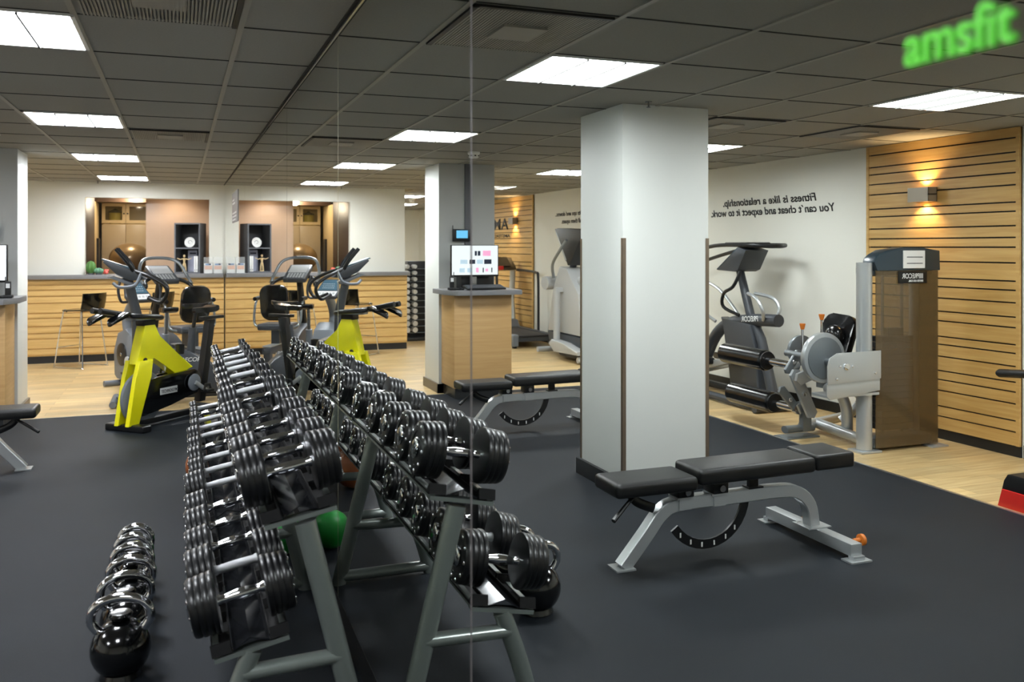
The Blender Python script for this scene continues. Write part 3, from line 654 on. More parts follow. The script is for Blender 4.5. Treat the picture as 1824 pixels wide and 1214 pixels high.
# ------------------------------------------------------------------ adjustable benches
def bench(dx, dy, label):
    def f(p): return (p[0]+dx, p[1]+dy, p[2])
    t = thing('weight_bench', label, 'weight bench', (-1.4+dx, 3.93+dy, 0), group='adjustable weight benches on the rubber floor')
    T = Matrix.Translation((dx, dy, 0)); Y0, Y1, YC = 3.80, 4.06, 3.93
    rz = lambda deg, px, pz: T @ Matrix.Translation((px, 0, pz)) @ rotm('Y', deg) @ Matrix.Translation((-px, 0, -pz))
    B().box(-1.165, -.705, Y0, Y1, .385, .458, bev=.028, seg=4, mx=T).to('seat_pad', M['vinyl'], t)
    bp = B(); bp.box(-1.885, -1.172, Y0, Y1, .405, .487, bev=.028, seg=4, mx=rz(.6, -1.172, .41)); bp.to('backrest_pad', M['vinyl'], t)
    bp = B(); bp.box(-2.135, -1.885, Y0, Y1, .412, .494, bev=.018, seg=4, mx=rz(.6, -1.172, .41)); bp.to('headrest_pad', M['vinyl'], t)
    fr = B(); P = [f(p) for p in smooth([(-.80, YC, .012), (-.93, YC, .16), (-1.02, YC, .262), (-1.12, YC, .297), (-1.4, YC, .30), (-1.72, YC, .303), (-1.85, YC, .285), (-1.93, YC, .21), (-1.955, YC, .09)], 4)]
    rings = []
    for i, p in enumerate(P):
        a = Vector(P[max(i-1, 0)]); b_ = Vector(P[min(i+1, len(P)-1)]); tt = (b_-a).normalized(); n_ = Vector((-tt.z, 0, tt.x))
        if n_.z < 0 and i < 3: n_ = n_
        p = Vector(p); rings.append([fr.bm.verts.new(p+n_*h+Vector((0, w_, 0))) for h, w_ in ((.033, .028), (.028, .033), (-.028, .033), (-.033, .028), (-.033, -.028), (-.028, -.033), (.028, -.033), (.033, -.028))])
    for A, D in zip(rings, rings[1:]):
        for k in range(8): fr.bm.faces.new((A[k], A[(k+1) % 8], D[(k+1) % 8], D[k]))
    fr.bm.faces.new(rings[0]); fr.bm.faces.new(rings[-1]); fr.to('main_beam', M['silver'], t)
    b = B(); b.box(-2.0, -1.93, 3.60, 4.30, .03, .092, bev=.004, mx=T); b.box(-2.03, -1.88, 3.86, 4.0, .092, .10, bev=.002, mx=T); b.to('rear_foot_bar', M['silver'], t)
    for x0, x1, y0, y1 in ((-.85, -.745, 3.875, 3.985), (-2.03, -1.9, 3.56, 3.64), (-2.03, -1.9, 4.26, 4.34)):
        b = B(); b.box(x0, x1, y0, y1, .006, .014, mx=T)
        if y0 < 3.7 or y0 > 4.1: b.box(-2.0, -1.93, y0+.02, y1-.02, .014, .034, mx=T)
        b.to('foot_plate', M['silver'], t)
    for y in (3.66, 4.06):
        b = B(); b.tube([f((-2.0, y, .085)), f((-2.045, y, .085))], [.012, .012], 10); b.disc(f((-2.05, y, .085)), 'X', .03, .022, m=None); b.to('transport_wheel', M['orange'], t)
    b = B(); cxy = (-1.29, .305); R0 = .235; pts = []
    for k in range(15):
        a = math.radians(215+k*10); pts.append((cxy[0]-0+ R0*-math.cos(a)*1.0, cxy[1]+R0*math.sin(a)))
    outer = [(cxy[0]-(R0+.024)*math.cos(math.radians(215+k*10)), cxy[1]+(R0+.024)*math.sin(math.radians(215+k*10))) for k in range(15)]
    inner = [(cxy[0]-(R0-.024)*math.cos(math.radians(215+k*10)), cxy[1]+(R0-.024)*math.sin(math.radians(215+k*10))) for k in range(15)]
    b.prism(outer+inner[::-1], lambda a, c, d: f((a, d, c)), YC-.006, YC+.006); arc = b.to('adjustment_arc', M['blk'], t)
    b = B()
    for k in (1.2, 3, 4.7, 6.5, 8.3, 10): 
        a = math.radians(215+k*10); x, z = cxy[0]-R0*math.cos(a), cxy[1]+R0*math.sin(a)
        b.box(x-.004, x+.004, YC-.0085, YC-.006, z-.012, z+.012, mx=T)
    b.to('notch_mark', M['whiteband'], arc)
    b = B(); b.tube([f(p) for p in smooth([(-.83, YC, .40), (-.88, YC, .33), (-.98, YC, .285)], 5)], .024, 8, flat=.35, up=(0, 1, 0)); b.to('seat_arc', M['blk'], t)
    b = B(); b.tube([f((-.84, YC-.05, .375)), f((-.765, YC-.09, .335)), f((-.685, YC-.13, .29))], [.009, .011, .012], 10); b.to('release_lever', M['blk'], t)
    for x in (-1.14, -1.345):
        b = B(); b.box(x-.05, x+.05, YC-.045, YC+.045, .325, .335, mx=T); b.box(x-.035, x+.035, YC-.04, YC+.04, .27, .325, mx=T, m=M['silver']); b.to('bracket', M['silver'], t)
        b = B(); b.box(x-.045, x+.045, YC-.05, YC+.05, .335, .40, bev=.006, mx=T); br = b.to('hinge_block', M['blk'], t)
        b = B(); b.tube([f((x, YC-.05, .365)), f((x, YC-.068, .365))], .017, 14); b.to('hinge_pin', M['steel'], br)
    b = B(); b.box(-1.60, -1.545, YC-.012, YC+.012, .27, .42, mx=T); b.box(-1.62, -1.53, YC-.03, YC+.03, .333, .343, mx=T); b.to('support_post', M['blk'], t)
bench(0, 0, 'black padded silver weight bench in front of the near pillar'); bench(-.25, 3.27, 'black padded silver weight bench near the computer desk')

# ------------------------------------------------------------------ desk at the far pillar
t = thing('computer_desk', 'oak reception stand with grey top against the far pillar', 'desk', (-1.75, 9.1, 0))
B().box(-2.08, -1.44, 8.88, 9.36, .12, 1.10, bev=.003).to('cabinet_body', M['desk'], t); B().box(-2.06, -1.46, 8.92, 9.36, 0, .12).to('plinth', M['plinth'], t)
B().prism([(-1.34, 9.36), (-1.34, 8.95), (-1.43, 8.72), (-2.14, 8.72), (-2.18, 9.36)], lambda a, c, d: (a, c, d), 1.10, 1.15, bev=.002).to('desk_top', M['top'], t)
MX = Matrix.Translation((-1.715, 9.02, 1.15)) @ rotm('Z', -4)
t = thing('monitor', 'slim black monitor with a white web page on the desk', 'monitor', (-1.715, 9.05, 1.15))
b = B(); b.box(-.275, .275, 0, .03, .135, .475, bev=.006, mx=MX); b.to('casing', M['blk'], t)
sc = B(); sc.box(-.265, .265, -.002, .0, .155, .468, mx=MX); sc = sc.to('screen', M['screen'], t)
b = B()
# readable page is seen mirrored, thumbnails laid out from the viewer's side
for r_, row in enumerate((((-.18, .03, 'scrpink', .09, .055), (-.06, .0, 'scrdark', .03, .05), (-.02, .0, 'scrdark', .025, .05)), ((-.19, 0, 'scrdark', .085, .05), (-.09, 0, 'scrgrey', .07, .045), (.0, 0, 'scrdark', .065, .045), (.09, 0, 'scrgrey', .08, .045)), ((-.2, 0, 'scrdark', .012, .05), (-.15, 0, 'scrpink', .03, .03), (-.1, 0, 'scrdark', .012, .05), (-.04, 0, 'scrpink', .03, .05), (.04, 0, 'scrgrey', .05, .045), (.12, 0, 'scrgrey', .06, .045)))):
    for x, _, m_, w_, h_ in row:
        z = .385-.09*r_; b.box(x-.0, x+w_, -.0035, -.002, z-h_/2, z+h_/2, mx=MX, m=M[m_])
b.to('page_picture', M['scrgrey'], sc)
b = B(); b.box(-.03, .03, .03, .05, .02, .25, mx=MX); b.box(-.12, .12, -.06, .1, .0, .012, bev=.004, mx=MX); b.to('stand', M['steel'], t)
t = thing('keyboard', 'black keyboard on the desk below the monitor', 'keyboard', (-1.72, 8.86, 1.15))
kx = Matrix.Translation((-1.76, 8.85, 1.17)) @ rotm('Z', -4) @ rotm('X', 12)
B().box(-.22, .22, -.075, .075, 0, .018, bev=.005, mx=kx).to('base', M['blk'], t)
b = B()
for r_ in range(5):
    for c_ in range(15): b.box(-.205+c_*.0275, -.182+c_*.0275, -.065+r_*.026, -.043+r_*.026, .018, .023, mx=kx)
b.to('keys', M['greyd'], t)
t = tag(B().box(-1.98, -1.60, 9.16, 9.33, 1.15, 1.29, bev=.01).to('desktop_box', M['blk'], loc=(-1.8, 9.2, 1.15)), 'black device box on the desk behind the monitor', 'device')
t = thing('cordless_phone', 'black cordless phone standing in its base on the desk corner', 'phone', (-1.42, 9.0, 1.15))
B().box(-1.46, -1.38, 8.96, 9.04, 1.15, 1.18, bev=.01).to('base', M['blk'], t); h = B().box(-1.444, -1.396, 8.99, 9.015, 1.17, 1.30, bev=.008).to('handset', M['blk'], t); B().box(-1.436, -1.404, 8.988, 8.99, 1.24, 1.28).to('display', M['whiteband'], h); a = B(); a.tube([(-1.44, 9.0, 1.29), (-1.44, 9.0, 1.34)], .004, 8); a.to('antenna', M['blk'], h); t.location.y -= .10
b = B(); pts = [(-1.50+.05*math.sin(k*1.7), 8.87+.04*math.cos(k*2.3)+.003*k, 1.157+.006*(k % 3)) for k in range(26)]; b.tube(smooth(pts, 3), .005, 6)
tag(b.to('cable_tangle', M['blk'], loc=(-1.5, 8.88, 1.15)), 'tangle of black cables on the desk beside the phone', 'cables')
t = thing('weather_display', 'small black display with a blue screen on the far pillar', 'display', (-1.66, 9.36, 1.73))
B().box(-1.77, -1.565, 9.34, 9.369, 1.665, 1.80, bev=.006).to('casing', M['blk'], t); B().box(-1.735, -1.605, 9.337, 9.34, 1.70, 1.785).to('screen', M['screenb'], t); a = B(); a.tube([(-1.568, 9.355, 1.79), (-1.568, 9.355, 1.84)], .004, 8); a.to('antenna', M['blk'], t)

# ------------------------------------------------------------------ yellow spin bike (local x runs from front foot to rear foot)
def L(name, b, m, t, ang=35): return b.to(name, m, t, world=False, ang=ang)
t = thing('spin_bike', 'yellow framed black indoor cycling bike at the end of the dumbbell rack', 'exercise bike', (-.42, 8.38, .006), (0, 0, math.radians(47)))
L('front_foot', B().box(-.05, .055, -.22, .22, 0, .06, bev=.018, seg=3), M['blk'], t); L('rear_foot', B().box(1.02, 1.11, -.24, .24, 0, .06, bev=.018, seg=3), M['blk'], t)
L('base_beam', B().box(.04, 1.05, -.03, .03, .02, .07, bev=.006), M['blk'], t)
xz = lambda a, c, d: (a, d, c)
b = B()
for y0, y1 in ((-.085, -.04), (.04, .085)): b.prism([(-.075, .05), (.045, .05), (.185, .46), (.21, .60), (.05, .60), (.01, .46)], xz, y0, y1, bev=.008)
b.prism([(.05, .57), (.205, .57), (.25, .625), (.50, .43), (.60, .43), (.74, .47), (.31, .79), (.265, .91), (.145, .91), (.10, .74)], xz, -.05, .05, bev=.012)
L('frame', b, M['yellow'], t)
b = B(); b.disc((.16, 0, .265), 'Y', .235, .035, seg=48); L('flywheel', b, M['greyp'], t)
b = B(); b.disc((.16, 0, .265), 'Y', .165, .05, seg=40); L('flywheel_hub', b, M['blk'], t)
for s in (-1, 1):
    y0, y1 = sorted((s*.03, s*.08)) if s > 0 else (-.08, -.03); pts = [(.16+.15*math.cos(math.radians(a)), .275+.15*math.sin(math.radians(a))) for a in range(100, 290, 15)]
    pts += [(.42, .16), (.66, .21)]+[(.70+.125*math.cos(math.radians(a)), .33+.125*math.sin(math.radians(a))) for a in range(-60, 100, 20)]+[(.42, .44)]
    b = B(); b.prism(pts, xz, y0, y1, bev=.01); cv = L('chain_cover', b, M['blkgloss'], t)
    b = B(); b.disc((.70, s*.10, .33), 'Y', .078, .012); cr = L('crank_disc', b, M['greyp'], t)
    a = math.radians(-35 if s < 0 else 145); e = (.70+.16*math.cos(a), .33+.16*math.sin(a))
    b = B(); b.tube([(.70, s*.115, .33), (e[0], s*.125, e[1])], .014, 10, flat=1.5); L('crank_arm', b, M['silver'], cr)
    b = B(); b.box(e[0]-.05, e[0]+.05, s*.14-.04+(.0 if s > 0 else 0), s*.14+.04, e[1]-.012, e[1]+.012, bev=.006); b.tube([(e[0]-.045, s*.14, e[1]), (e[0]-.03, s*.14, e[1]+.055), (e[0]+.03, s*.14, e[1]+.055), (e[0]+.045, s*.14, e[1])], .018, 8, flat=.3); L('pedal', b, M['blk'], cr)
    pl = B(); pl.box(.29, .50, min(s*.080, s*.083), max(s*.080, s*.083), .27, .33, bev=.001); pl = L('name_plate', pl, M['lgrey'], t)
    fx = frame((.30 if s < 0 else .49, s*.0835, .285), (1 if s < 0 else -1, 0, 0), (0, 0, 1))
    o = text('plate_text', 'TECHNOGYM', M['black'], .040, fx, None, 0, .0004, .0006, xs=.78); o.data.transform(Matrix.Translation(fx.translation)); o.location = (0, 0, 0); o.parent = pl
b = B(); b.disc((.13, -.068, .60), 'Y', .022, .008)
L('badge', b, M['blk'], t)
L('handlebar_post', B().box(.13, .27, -.05, .05, .90, .955, bev=.01), M['blk'], t)
b = B(); b.tube(smooth([(.34, 0, .955), (.30, .09, .965), (.16, .16, .985), (-.03, .17, 1.0), (-.08, .13, 1.005), (-.0, .06, 1.0), (.03, 0, .995), (.0, -.06, 1.0), (-.08, -.13, 1.005), (-.03, -.17, 1.0), (.16, -.16, .985), (.30, -.09, .965)], 4), .022, 10, closed=True)
L('handlebar', b, M['blk'], t)
b = B(); b.prism(rrect(.02, .30, -.08, .08, .05), lambda a, c, d: (a, c, .955+d), 0, .03, bev=.008); L('handlebar_tray', b, M['silverdk'], t)
for s in (-1, 1):
    b = B(); b.prism(rrect(-.31, -.10, s*.115-.05, s*.115+.05, .04), lambda a, c, d: (a, c, 1.0+.35*(a+.1)+d+1.5*(c-s*.115)**2*8), 0, .03, bev=.01); L('elbow_pad', b, M['blkgloss'], t)
    b = B(); b.tube([(-.0, s*.055, 1.005), (-.16, s*.05, 1.03), (-.34, s*.045, 1.065)], [.020, .022, .025], 10); L('aero_bar', b, M['blk'], t)
b = B(); b.prism([(.84, .12), (.92, .12), (1.06, .89), (.98, .89)], xz, -.035, .035, bev=.006); L('seat_post', b, M['blk'], t)
L('saddle_slider', B().box(.90, 1.19, -.03, .03, .895, .925, bev=.006), M['blk'], t)
def saddle(x0, x1, z, y=0, w=.11, name='saddle', mtx=None):
    b = B(); n = 16; up = []; 
    for sgn in (1, -1):
        row = []
        for i in range(n+1):
            s_ = i/n; x = x0+(x1-x0)*s_; h = .022+(w-.022)*(s_**2.2); h *= math.sqrt(max(0, 1-max(0, (s_-.86)/.14)**2)) if s_ > .86 else 1; h = max(h, .012)
            row.append((x, h))
        up.append(row)
    pts = [(x, y+h) for x, h in up[0]]+[(x, y-h) for x, h in reversed(up[0])]
    b.prism(pts, lambda a, c, d: (a, c, z+d+.25*max(0, (a-x0)/(x1-x0)-.6)**2*.6), 0, .05, bev=.016)
    return b
L('saddle', saddle(.80, 1.08, .965), M['vinylshine'], t)
L('water_bottle_holder', B().lathe([(.038, 0), (.042, .09), (.036, .09), (.033, .004), (0, .004)], (.62, -.0, .60), seg=18), M['blk'], t)

# ------------------------------------------------------------------ the three machines by the bar (they face away from the mirror, towards -X)
XZ = lambda Y: (lambda a, c, d: (a, Y+d, c))
def foot(x, y, w=.26, r=.034):
    b = B(); b.tube([(x, y-w, r+.004), (x, y+w, r+.004)], r, 14); return b
def cranks(t, x, y, z, hw, m):
    for s in (-1, 1):
        b = B(); b.disc((x, y+s*hw, z), 'Y', .075, .014); d = b.to('crank_disc', m, t)
        a = math.radians(-40 if s < 0 else 140); e = (x+.15*math.cos(a), z+.15*math.sin(a))
        b = B(); b.tube([(x, y+s*(hw+.012), z), (e[0], y+s*(hw+.025), e[1])], .013, 8); b.to('crank_arm', M['steel'], d)
        b = B(); b.box(e[0]-.05, e[0]+.05, y+s*(hw+.06)-.045, y+s*(hw+.06)+.045, e[1]-.012, e[1]+.012, bev=.006); b.tube([(e[0]-.045, y+s*(hw+.06), e[1]), (e[0]-.02, y+s*(hw+.06), e[1]+.06), (e[0]+.03, y+s*(hw+.06), e[1]+.055), (e[0]+.045, y+s*(hw+.06), e[1])], .02, 8, flat=.25); b.to('pedal', M['blk'], d)
def brand(t, body, x, y, z, s, m, size=.06):
    fx = frame((x, y, z), (s, 0, 0), (0, 0, 1)); o = text('brand_text', body, m, size, Matrix.Identity(4), None, .2, .0006, .001)
    o.data.transform(fx); o.data.transform(Matrix.Translation(-Vector(t.location))); o.location = (0, 0, 0); o.parent = t
# horned console bike
y = 9.86
t = thing('upright_exercise_bike', 'dark exercise bike with two upright horn grips on a tall grey post', 'exercise bike', (-.15, y, 0))
foot(-.62, y).to('front_foot', M['greyp'], t); foot(.42, y).to('rear_foot', M['greyp'], t)
b = B(); b.prism([(-.50, .09), (.40, .09), (.46, .16), (.44, .26), (.30, .40), (.10, .52), (-.12, .55), (-.34, .62), (-.46, .55), (-.54, .3)], XZ(y), -.11, .11, bev=.03); b.to('housing', M['greyd'], t)
brand(t, 'PRECOR', -.02, y-.1115, .42, 1, M['whiteband']); brand(t, 'PRECOR', .25, y+.1115, .42, -1, M['whiteband'])
b = B(); b.tube([(-.60, y, .06), (.40, y, .06)], .03, 10); b.to('base_beam', M['greyd'], t)
cranks(t, .02, y, .30, .125, M['lgrey'])
b = B(); b.tube([(-.40, y, .5), (-.41, y, .9), (-.50, y, 1.30)], [.055, .05, .045], 16, flat=1.25); b.to('console_post', M['greyd'], t)
b = B(); b.prism([(-.72, 1.45), (-.70, 1.47), (-.40, 1.35), (-.32, 1.27), (-.46, 1.26), (-.60, 1.33)], XZ(y), -.13, .13, bev=.012); cn = b.to('console', M['greyd'], t)
b = B(); b.prism([(-.74, 1.475), (-.73, 1.485), (-.47, 1.395), (-.48, 1.38)], XZ(y), -.11, .11); b.to('display', M['bluescr'], cn)
b = B(); b.prism([(-.68, 1.30), (-.62, 1.31), (-.40, 1.22), (-.42, 1.19)], XZ(y), -.12, .12, bev=.008); b.to('bottle_tray', M['greyp'], cn)
for s in (-1, 1):
    b = B(); b.tube(smooth([(-.44, y+s*.10, 1.33), (-.47, y+s*.13, 1.42), (-.60, y+s*.13, 1.585)], 5), .021, 12); b.to('horn_grip', M['blk'], t)
    b = B(); b.tube(smooth([(-.44, y+s*.09, 1.36), (-.30, y+s*.2, 1.31), (-.15, y+s*.24, 1.22), (-.12, y+s*.24, 1.13), (-.18, y+s*.2, 1.04), (-.3, y+s*.1, 1.08)], 5), .018, 12); b.to('grip_bar', M['blk'], t)
b = B(); b.tube(smooth([(-.62, y-.16, 1.24), (-.56, y-.2, 1.2), (-.42, y-.2, 1.22), (-.36, y-.16, 1.34)], 4), .016, 10); b.to('cup_loop', M['greyp'], t)
b = B(); b.tube([(.10, y, .38), (.13, y, .76)], [.045, .04], 14); b.to('seat_tube', M['greyd'], t)
b = B(); b.tube([(.13, y, .72), (.16, y, .96)], .02, 10, flat=1.4)
for k in range(7): b.box(.125+.0045*k, .145+.0045*k, y-.0285, y-.026, .775+.026*k, .788+.026*k, m=M['blk'])
b.to('seat_post', M['steel'], t)
saddle(.02, .32, .96, y).to('saddle', M['vinylshine'], t)

# upright bike with the blue console
y = 11.0
t = thing('upright_exercise_bike', 'grey exercise bike with a blue console face and curved front arm', 'exercise bike', (-.13, y, 0))
foot(-.80, y).to('front_foot', M['greyp'], t); foot(.38, y).to('rear_foot', M['greyd'], t)
b = B(); b.prism([(-.86, .12), (-.78, .08), (-.40, .08), (-.28, .2), (-.26, .42), (-.36, .60), (-.55, .68), (-.76, .62), (-.88, .40)], XZ(y), -.13, .13, bev=.04); b.to('housing', M['greyp'], t)
for s in (-1, 1): b = B(); b.disc((-.62, y+s*.132, .38), 'Y', .13, .014); d = b.to('pulley_cover', M['blk'], t); b = B(); b.disc((-.62, y+s*.142, .38), 'Y', .022, .01); b.to('hub', M['steel'], d)
cranks(t, -.42, y, .30, .15, M['lgrey'])
b = B(); b.tube(smooth([(-.74, y, .58), (-.80, y, .74), (-.72, y, .88), (-.54, y, 1.02)], 5), [.055]*16, 12); b.to('console_arm', M['greyp'], t)
CM = Matrix.Translation((-.43, y-.05, 1.10)) @ rotm('Z', 90) @ rotm('X', 50)
b = B(); b.prism([(-.10, -.13), (.17, -.13), (.15, -.05), (.09, .14), (-.09, .14), (-.13, -.05)], lambda a, c, d: CM @ Vector((a, c, d)), -.05, 0, bev=.008); cn = b.to('console', M['greyd'], t)
b = B(); b.prism([(-.10, -.03), (.13, -.03), (.075, .125), (-.08, .125)], lambda a, c, d: CM @ Vector((a, c, d)), .0, .004); b.to('display', M['bluescr'], cn)
b = B(); b.prism([(-.085, -.115), (.145, -.115), (.135, -.045), (-.11, -.045)], lambda a, c, d: CM @ Vector((a, c, d)), .0, .004)
for r_ in range(3):
    for c_ in range(7): b.box(-.06+c_*.022, -.05+c_*.022, .0+r_*.03, .006+r_*.03, .004, .0055, mx=CM, m=M['whiteband'])
for c_ in range(5): b.box(-.08+c_*.042, -.052+c_*.042, -.095, -.065, .004, .0055, mx=CM, m=M['lgrey'])
b.to('keypad', M['bluescr'], cn)
b = B(); b.tube(smooth([CM @ Vector(p) for p in ((-.12, -.12, -.03), (-.20, -.13, .0), (-.22, -.02, .06), (-.18, .10, .12))], 5), .015, 10); b.tube(smooth([CM @ Vector(p) for p in ((.15, -.12, -.03), (.23, -.13, .0), (.25, -.02, .06), (.21, .10, .12))], 5), .015, 10); b.to('grip_bar', M['blk'], t)
b = B(); b.box(-.34, .40, y-.05, y+.05, .06, .16, bev=.015); b.to('base_beam', M['greyd'], t)
b = B(); b.tube([(.16, y, .14), (.22, y, .66)], [.045, .04], 14); b.to('seat_tube', M['greyp'], t)
b = B(); b.tube([(.215, y, .62), (.245, y, .90)], .02, 10); b.to('seat_post', M['steel'], t)
saddle(.10, .38, .89, y, .11).to('saddle', M['vinylshine'], t)
t.location = (-.29, 10.63, 0); t.rotation_euler.z = math.radians(-65)

# loop handle bike
y = 12.15
t = thing('recumbent_bike', 'dark recumbent bike with black seat back and a rounded loop handlebar', 'exercise bike', (.1, y, 0))
foot(-.55, y).to('front_foot', M['greyp'], t); foot(1.0, y).to('rear_foot', M['greyp'], t)
b = B(); b.prism([(-.46, .08), (.34, .08), (.42, .2), (.30, .38), (.02, .52), (-.30, .60), (-.44, .5), (-.5, .3)], XZ(y), -.11, .11, bev=.03); b.to('housing', M['greyd'], t)
b = B(); b.tube([(-.55, y, .05), (.45, y, .05)], .03, 10); b.to('base_beam', M['greyd'], t)
cranks(t, .0, y, .28, .125, M['lgrey'])
b = B(); b.tube([(-.42, y, .5), (-.33, y, .85), (-.22, y, 1.20)], [.05, .045, .04], 14); b.to('console_post', M['blk'], t)
CM = Matrix.Translation((-.17, y, 1.26)) @ rotm('Y', 28)
b = B(); b.box(-.19, .19, -.15, .15, -.035, .03, bev=.02, mx=CM); b.box(-.07, .07, -.09, .09, -.09, -.03, bev=.02, mx=CM); cn = b.to('console', M['greyd'], t)
b = B(); b.box(-.16, .03, -.12, .12, .03, .033, mx=CM); 
for r_ in range(4):
    for c_ in range(6): b.box(.05+r_*.03, .068+r_*.03, -.11+c_*.038, -.085+c_*.038, .03, .034, mx=CM, m=M['lgrey'])
b.to('display', M['blkgloss'], cn)
b = B(); pts = [(-.0, y-.30, 1.15), (-.12, y-.30, 1.24), (-.22, y-.24, 1.40), (-.30, y-.12, 1.46), (-.30, y+.12, 1.46), (-.22, y+.24, 1.40), (-.12, y+.30, 1.24), (.0, y+.30, 1.15)]
b.tube(smooth(pts, 4), .02, 12); b.to('loop_handlebar', M['silverdk'], t)
for s in (-1, 1): b = B(); b.tube(smooth([(-.22, y+s*.12, 1.22), (-.1, y+s*.24, 1.18), (.02, y+s*.28, 1.13), (.0, y+s*.3, 1.09)], 4), .024, 12); b.to('short_grip', M['blk'], t)
b = B(); b.box(.1, 1.02, y-.05, y+.05, .34, .42, bev=.015); b.box(.90, 1.0, y-.04, y+.04, .06, .36, bev=.01); b.to('seat_rail', M['greyd'], t)
b = B(); b.box(.14, 1.0, y-.052, y+.052, .425, .44, bev=.003); b.to('rail_cap', M['silver'], t)
O_ = .50
b = B(); b.box(-.08+O_, .28+O_, y-.2, y+.2, .60, .68, bev=.03, seg=4); b.box(-.02+O_, .2+O_, y-.05, y+.05, .42, .6, m=M['greyd']); b.to('seat_cushion', M['vinylshine'], t)
b = B(); bm_ = Matrix.Translation((.22+O_, y, .93)) @ rotm('Y', 10); b.prism(rrect(-.17, .17, -.21, .22, .1), lambda a, c, d: bm_ @ Vector((d, a, c)), -.03, .03, bev=.015); b.to('seat_back', M['vinylshine'], t)
for s in (-1, 1):
    b = B(); b.tube(smooth([(.20+O_, y+s*.1, .62), (.14+O_, y+s*.27, .66), (.10+O_, y+s*.29, .86), (.02+O_, y+s*.29, .965)], 5), .015, 10); b.to('side_handle', M['silverdk'], t)
    b = B(); b.tube([(.10+O_, y+s*.29, .97), (-.07+O_, y+s*.29, .975)], .026, 12); b.to('side_grip', M['blk'], t)

t.location = (-.09, 11.55, 0); t.rotation_euler.z = math.radians(-65)

# ------------------------------------------------------------------ treadmill (seen in the mirror)
t = thing('treadmill', 'grey treadmill with a silver upright in front of the far birch panel', 'treadmill', (-4.05, 13.9, 0))
X0, X1 = -4.42, -3.68
b = B(); b.box(X0, X0+.1, 13.15, 14.85, .12, .21, bev=.02); b.box(X1-.1, X1, 13.15, 14.85, .12, .21, bev=.02); b.box(X0+.1, X1-.1, 13.1, 14.7, .10, .17); b.to('deck', M['greyd'], t)
b = B(); b.box(X0+.11, X1-.11, 13.08, 14.7, .172, .20, bev=.012); b.to('running_belt', M['belt'], t)
for x in (X0-.01, X1-.09): b = B(); b.box(x, x+.1, 13.03, 13.2, .03, .22, bev=.025, seg=3); c = b.to('end_cap', M['greyp'], t); b = B(); b.box(x+.02, x+.08, 13.06, 13.14, 0, .035, bev=.008); b.to('rubber_foot', M['blk'], c)
b = B(); b.prism([(14.55, .17), (14.7, .32), (15.05, .34), (15.15, .2), (15.15, .06), (14.6, .06)], lambda a, c, d: (d, a, c), X0+.02, X1-.02, bev=.03); b.to('motor_hood', M['greyp'], t)
for x in (X0+.06, X1-.06): b = B(); b.tube([(x, 14.85, .25), (x, 14.92, .7), (x, 14.86, 1.2)], .045, 12, flat=1.7); b.to('upright', M['silver'], t)
b = B(); b.prism([(14.65, 1.2), (14.7, 1.26), (14.95, 1.42), (15.0, 1.38), (14.95, 1.18)], lambda a, c, d: (d, a, c), X0+.06, X1-.06, bev=.02); cn = b.to('console', M['blk'], t)
b = B(); b.prism([(14.70, 1.268), (14.71, 1.272), (14.94, 1.422), (14.93, 1.415)], lambda a, c, d: (d, a-.004, c+.004), X0+.15, X1-.15); b.to('display', M['blkmatte'], cn)
b = B(); b.box(-4.1, -4.0, 14.62, 14.66, 1.20, 1.27, bev=.01); b.to('stop_button', M['red'], cn)
for x in (X0+.0, X1): b = B(); b.tube(smooth([(x, 14.8, 1.2), (x, 14.3, 1.19), (x, 13.9, 1.17), (x, 13.82, 1.1), (x, 13.80, .6), (x, 13.80, .2)], 5), .022, 10); b.to('handrail', M['blk'], t)

# ------------------------------------------------------------------ cross trainer half hidden by the near pillar
t = thing('cross_trainer', 'pale grey cross trainer half hidden by the near pillar', 'cross trainer', (-4.1, 11.7, 0))
f = lambda a, c, d: (-4.1+d, a, c)
b = B(); b.prism([(12.27, .36), (12.15, .80), (12.05, 1.0), (11.85, 1.32), (11.6, 1.3), (11.2, .95), (11.1, .36)], f, -.16, .16, bev=.03); b.to('upper_housing', M['lgrey'], t)
b = B(); b.prism([(12.27, .35), (11.0, .35), (10.95, .15), (11.3, .03), (11.8, .03), (12.2, .2)], f, -.17, .17, bev=.03); b.to('lower_housing', M['greyd'], t)
b = B(); b.tube([(-4.12, 12.2, 1.07), (-3.84, 12.15, 1.07)], [.10, .10], 18); b.tube([(-4.1, 12.16, 1.08), (-4.1, 11.3, 1.1)], .085, 16); b.to('pivot_arm', M['lgrey'], t)
for s in (-1, 1):
    b = B(); b.tube([(-4.1+s*.24, 11.75, 1.0), (-4.1+s*.24, 11.75, .24)], .05, 14); b.box(-4.1+min(s*.14, s*.26), -4.1+max(s*.14, s*.26), 11.7, 11.8, .95, 1.02, bev=.01); b.to('swing_link', M['lgrey'], t)
    b = B(); b.prism([(11.9, .2), (11.8, .27), (11.4, .25), (10.9, .18), (10.9, .13), (11.7, .1)], lambda a, c, d, s=s: (-4.1+s*.24+d, a, c), -.07, .07, bev=.015); b.to('foot_pedal', M['lgrey'], t)
    b = B(); b.tube(smooth([(-4.1+s*.2, 11.95, 1.15), (-4.1+s*.24, 11.9, 1.35), (-4.1+s*.26, 11.6, 1.55), (-4.1+s*.22, 11.45, 1.7)], 5), .022, 10); b.to('moving_handle', M['silverdk'], t)
b = B(); b.prism([(11.98, 1.86), (11.93, 1.88), (11.0, 1.84), (11.45, 1.38), (11.55, 1.34), (11.93, 1.78)], f, -.10, .16, bev=.015); cn = b.to('console', M['blk'], t)
b = B(); b.prism([(11.99, 1.87), (12.0, 1.85), (11.62, 1.40), (11.58, 1.42)], f, -.105, .165, bev=.006); b.to('console_rim', M['silver'], cn)
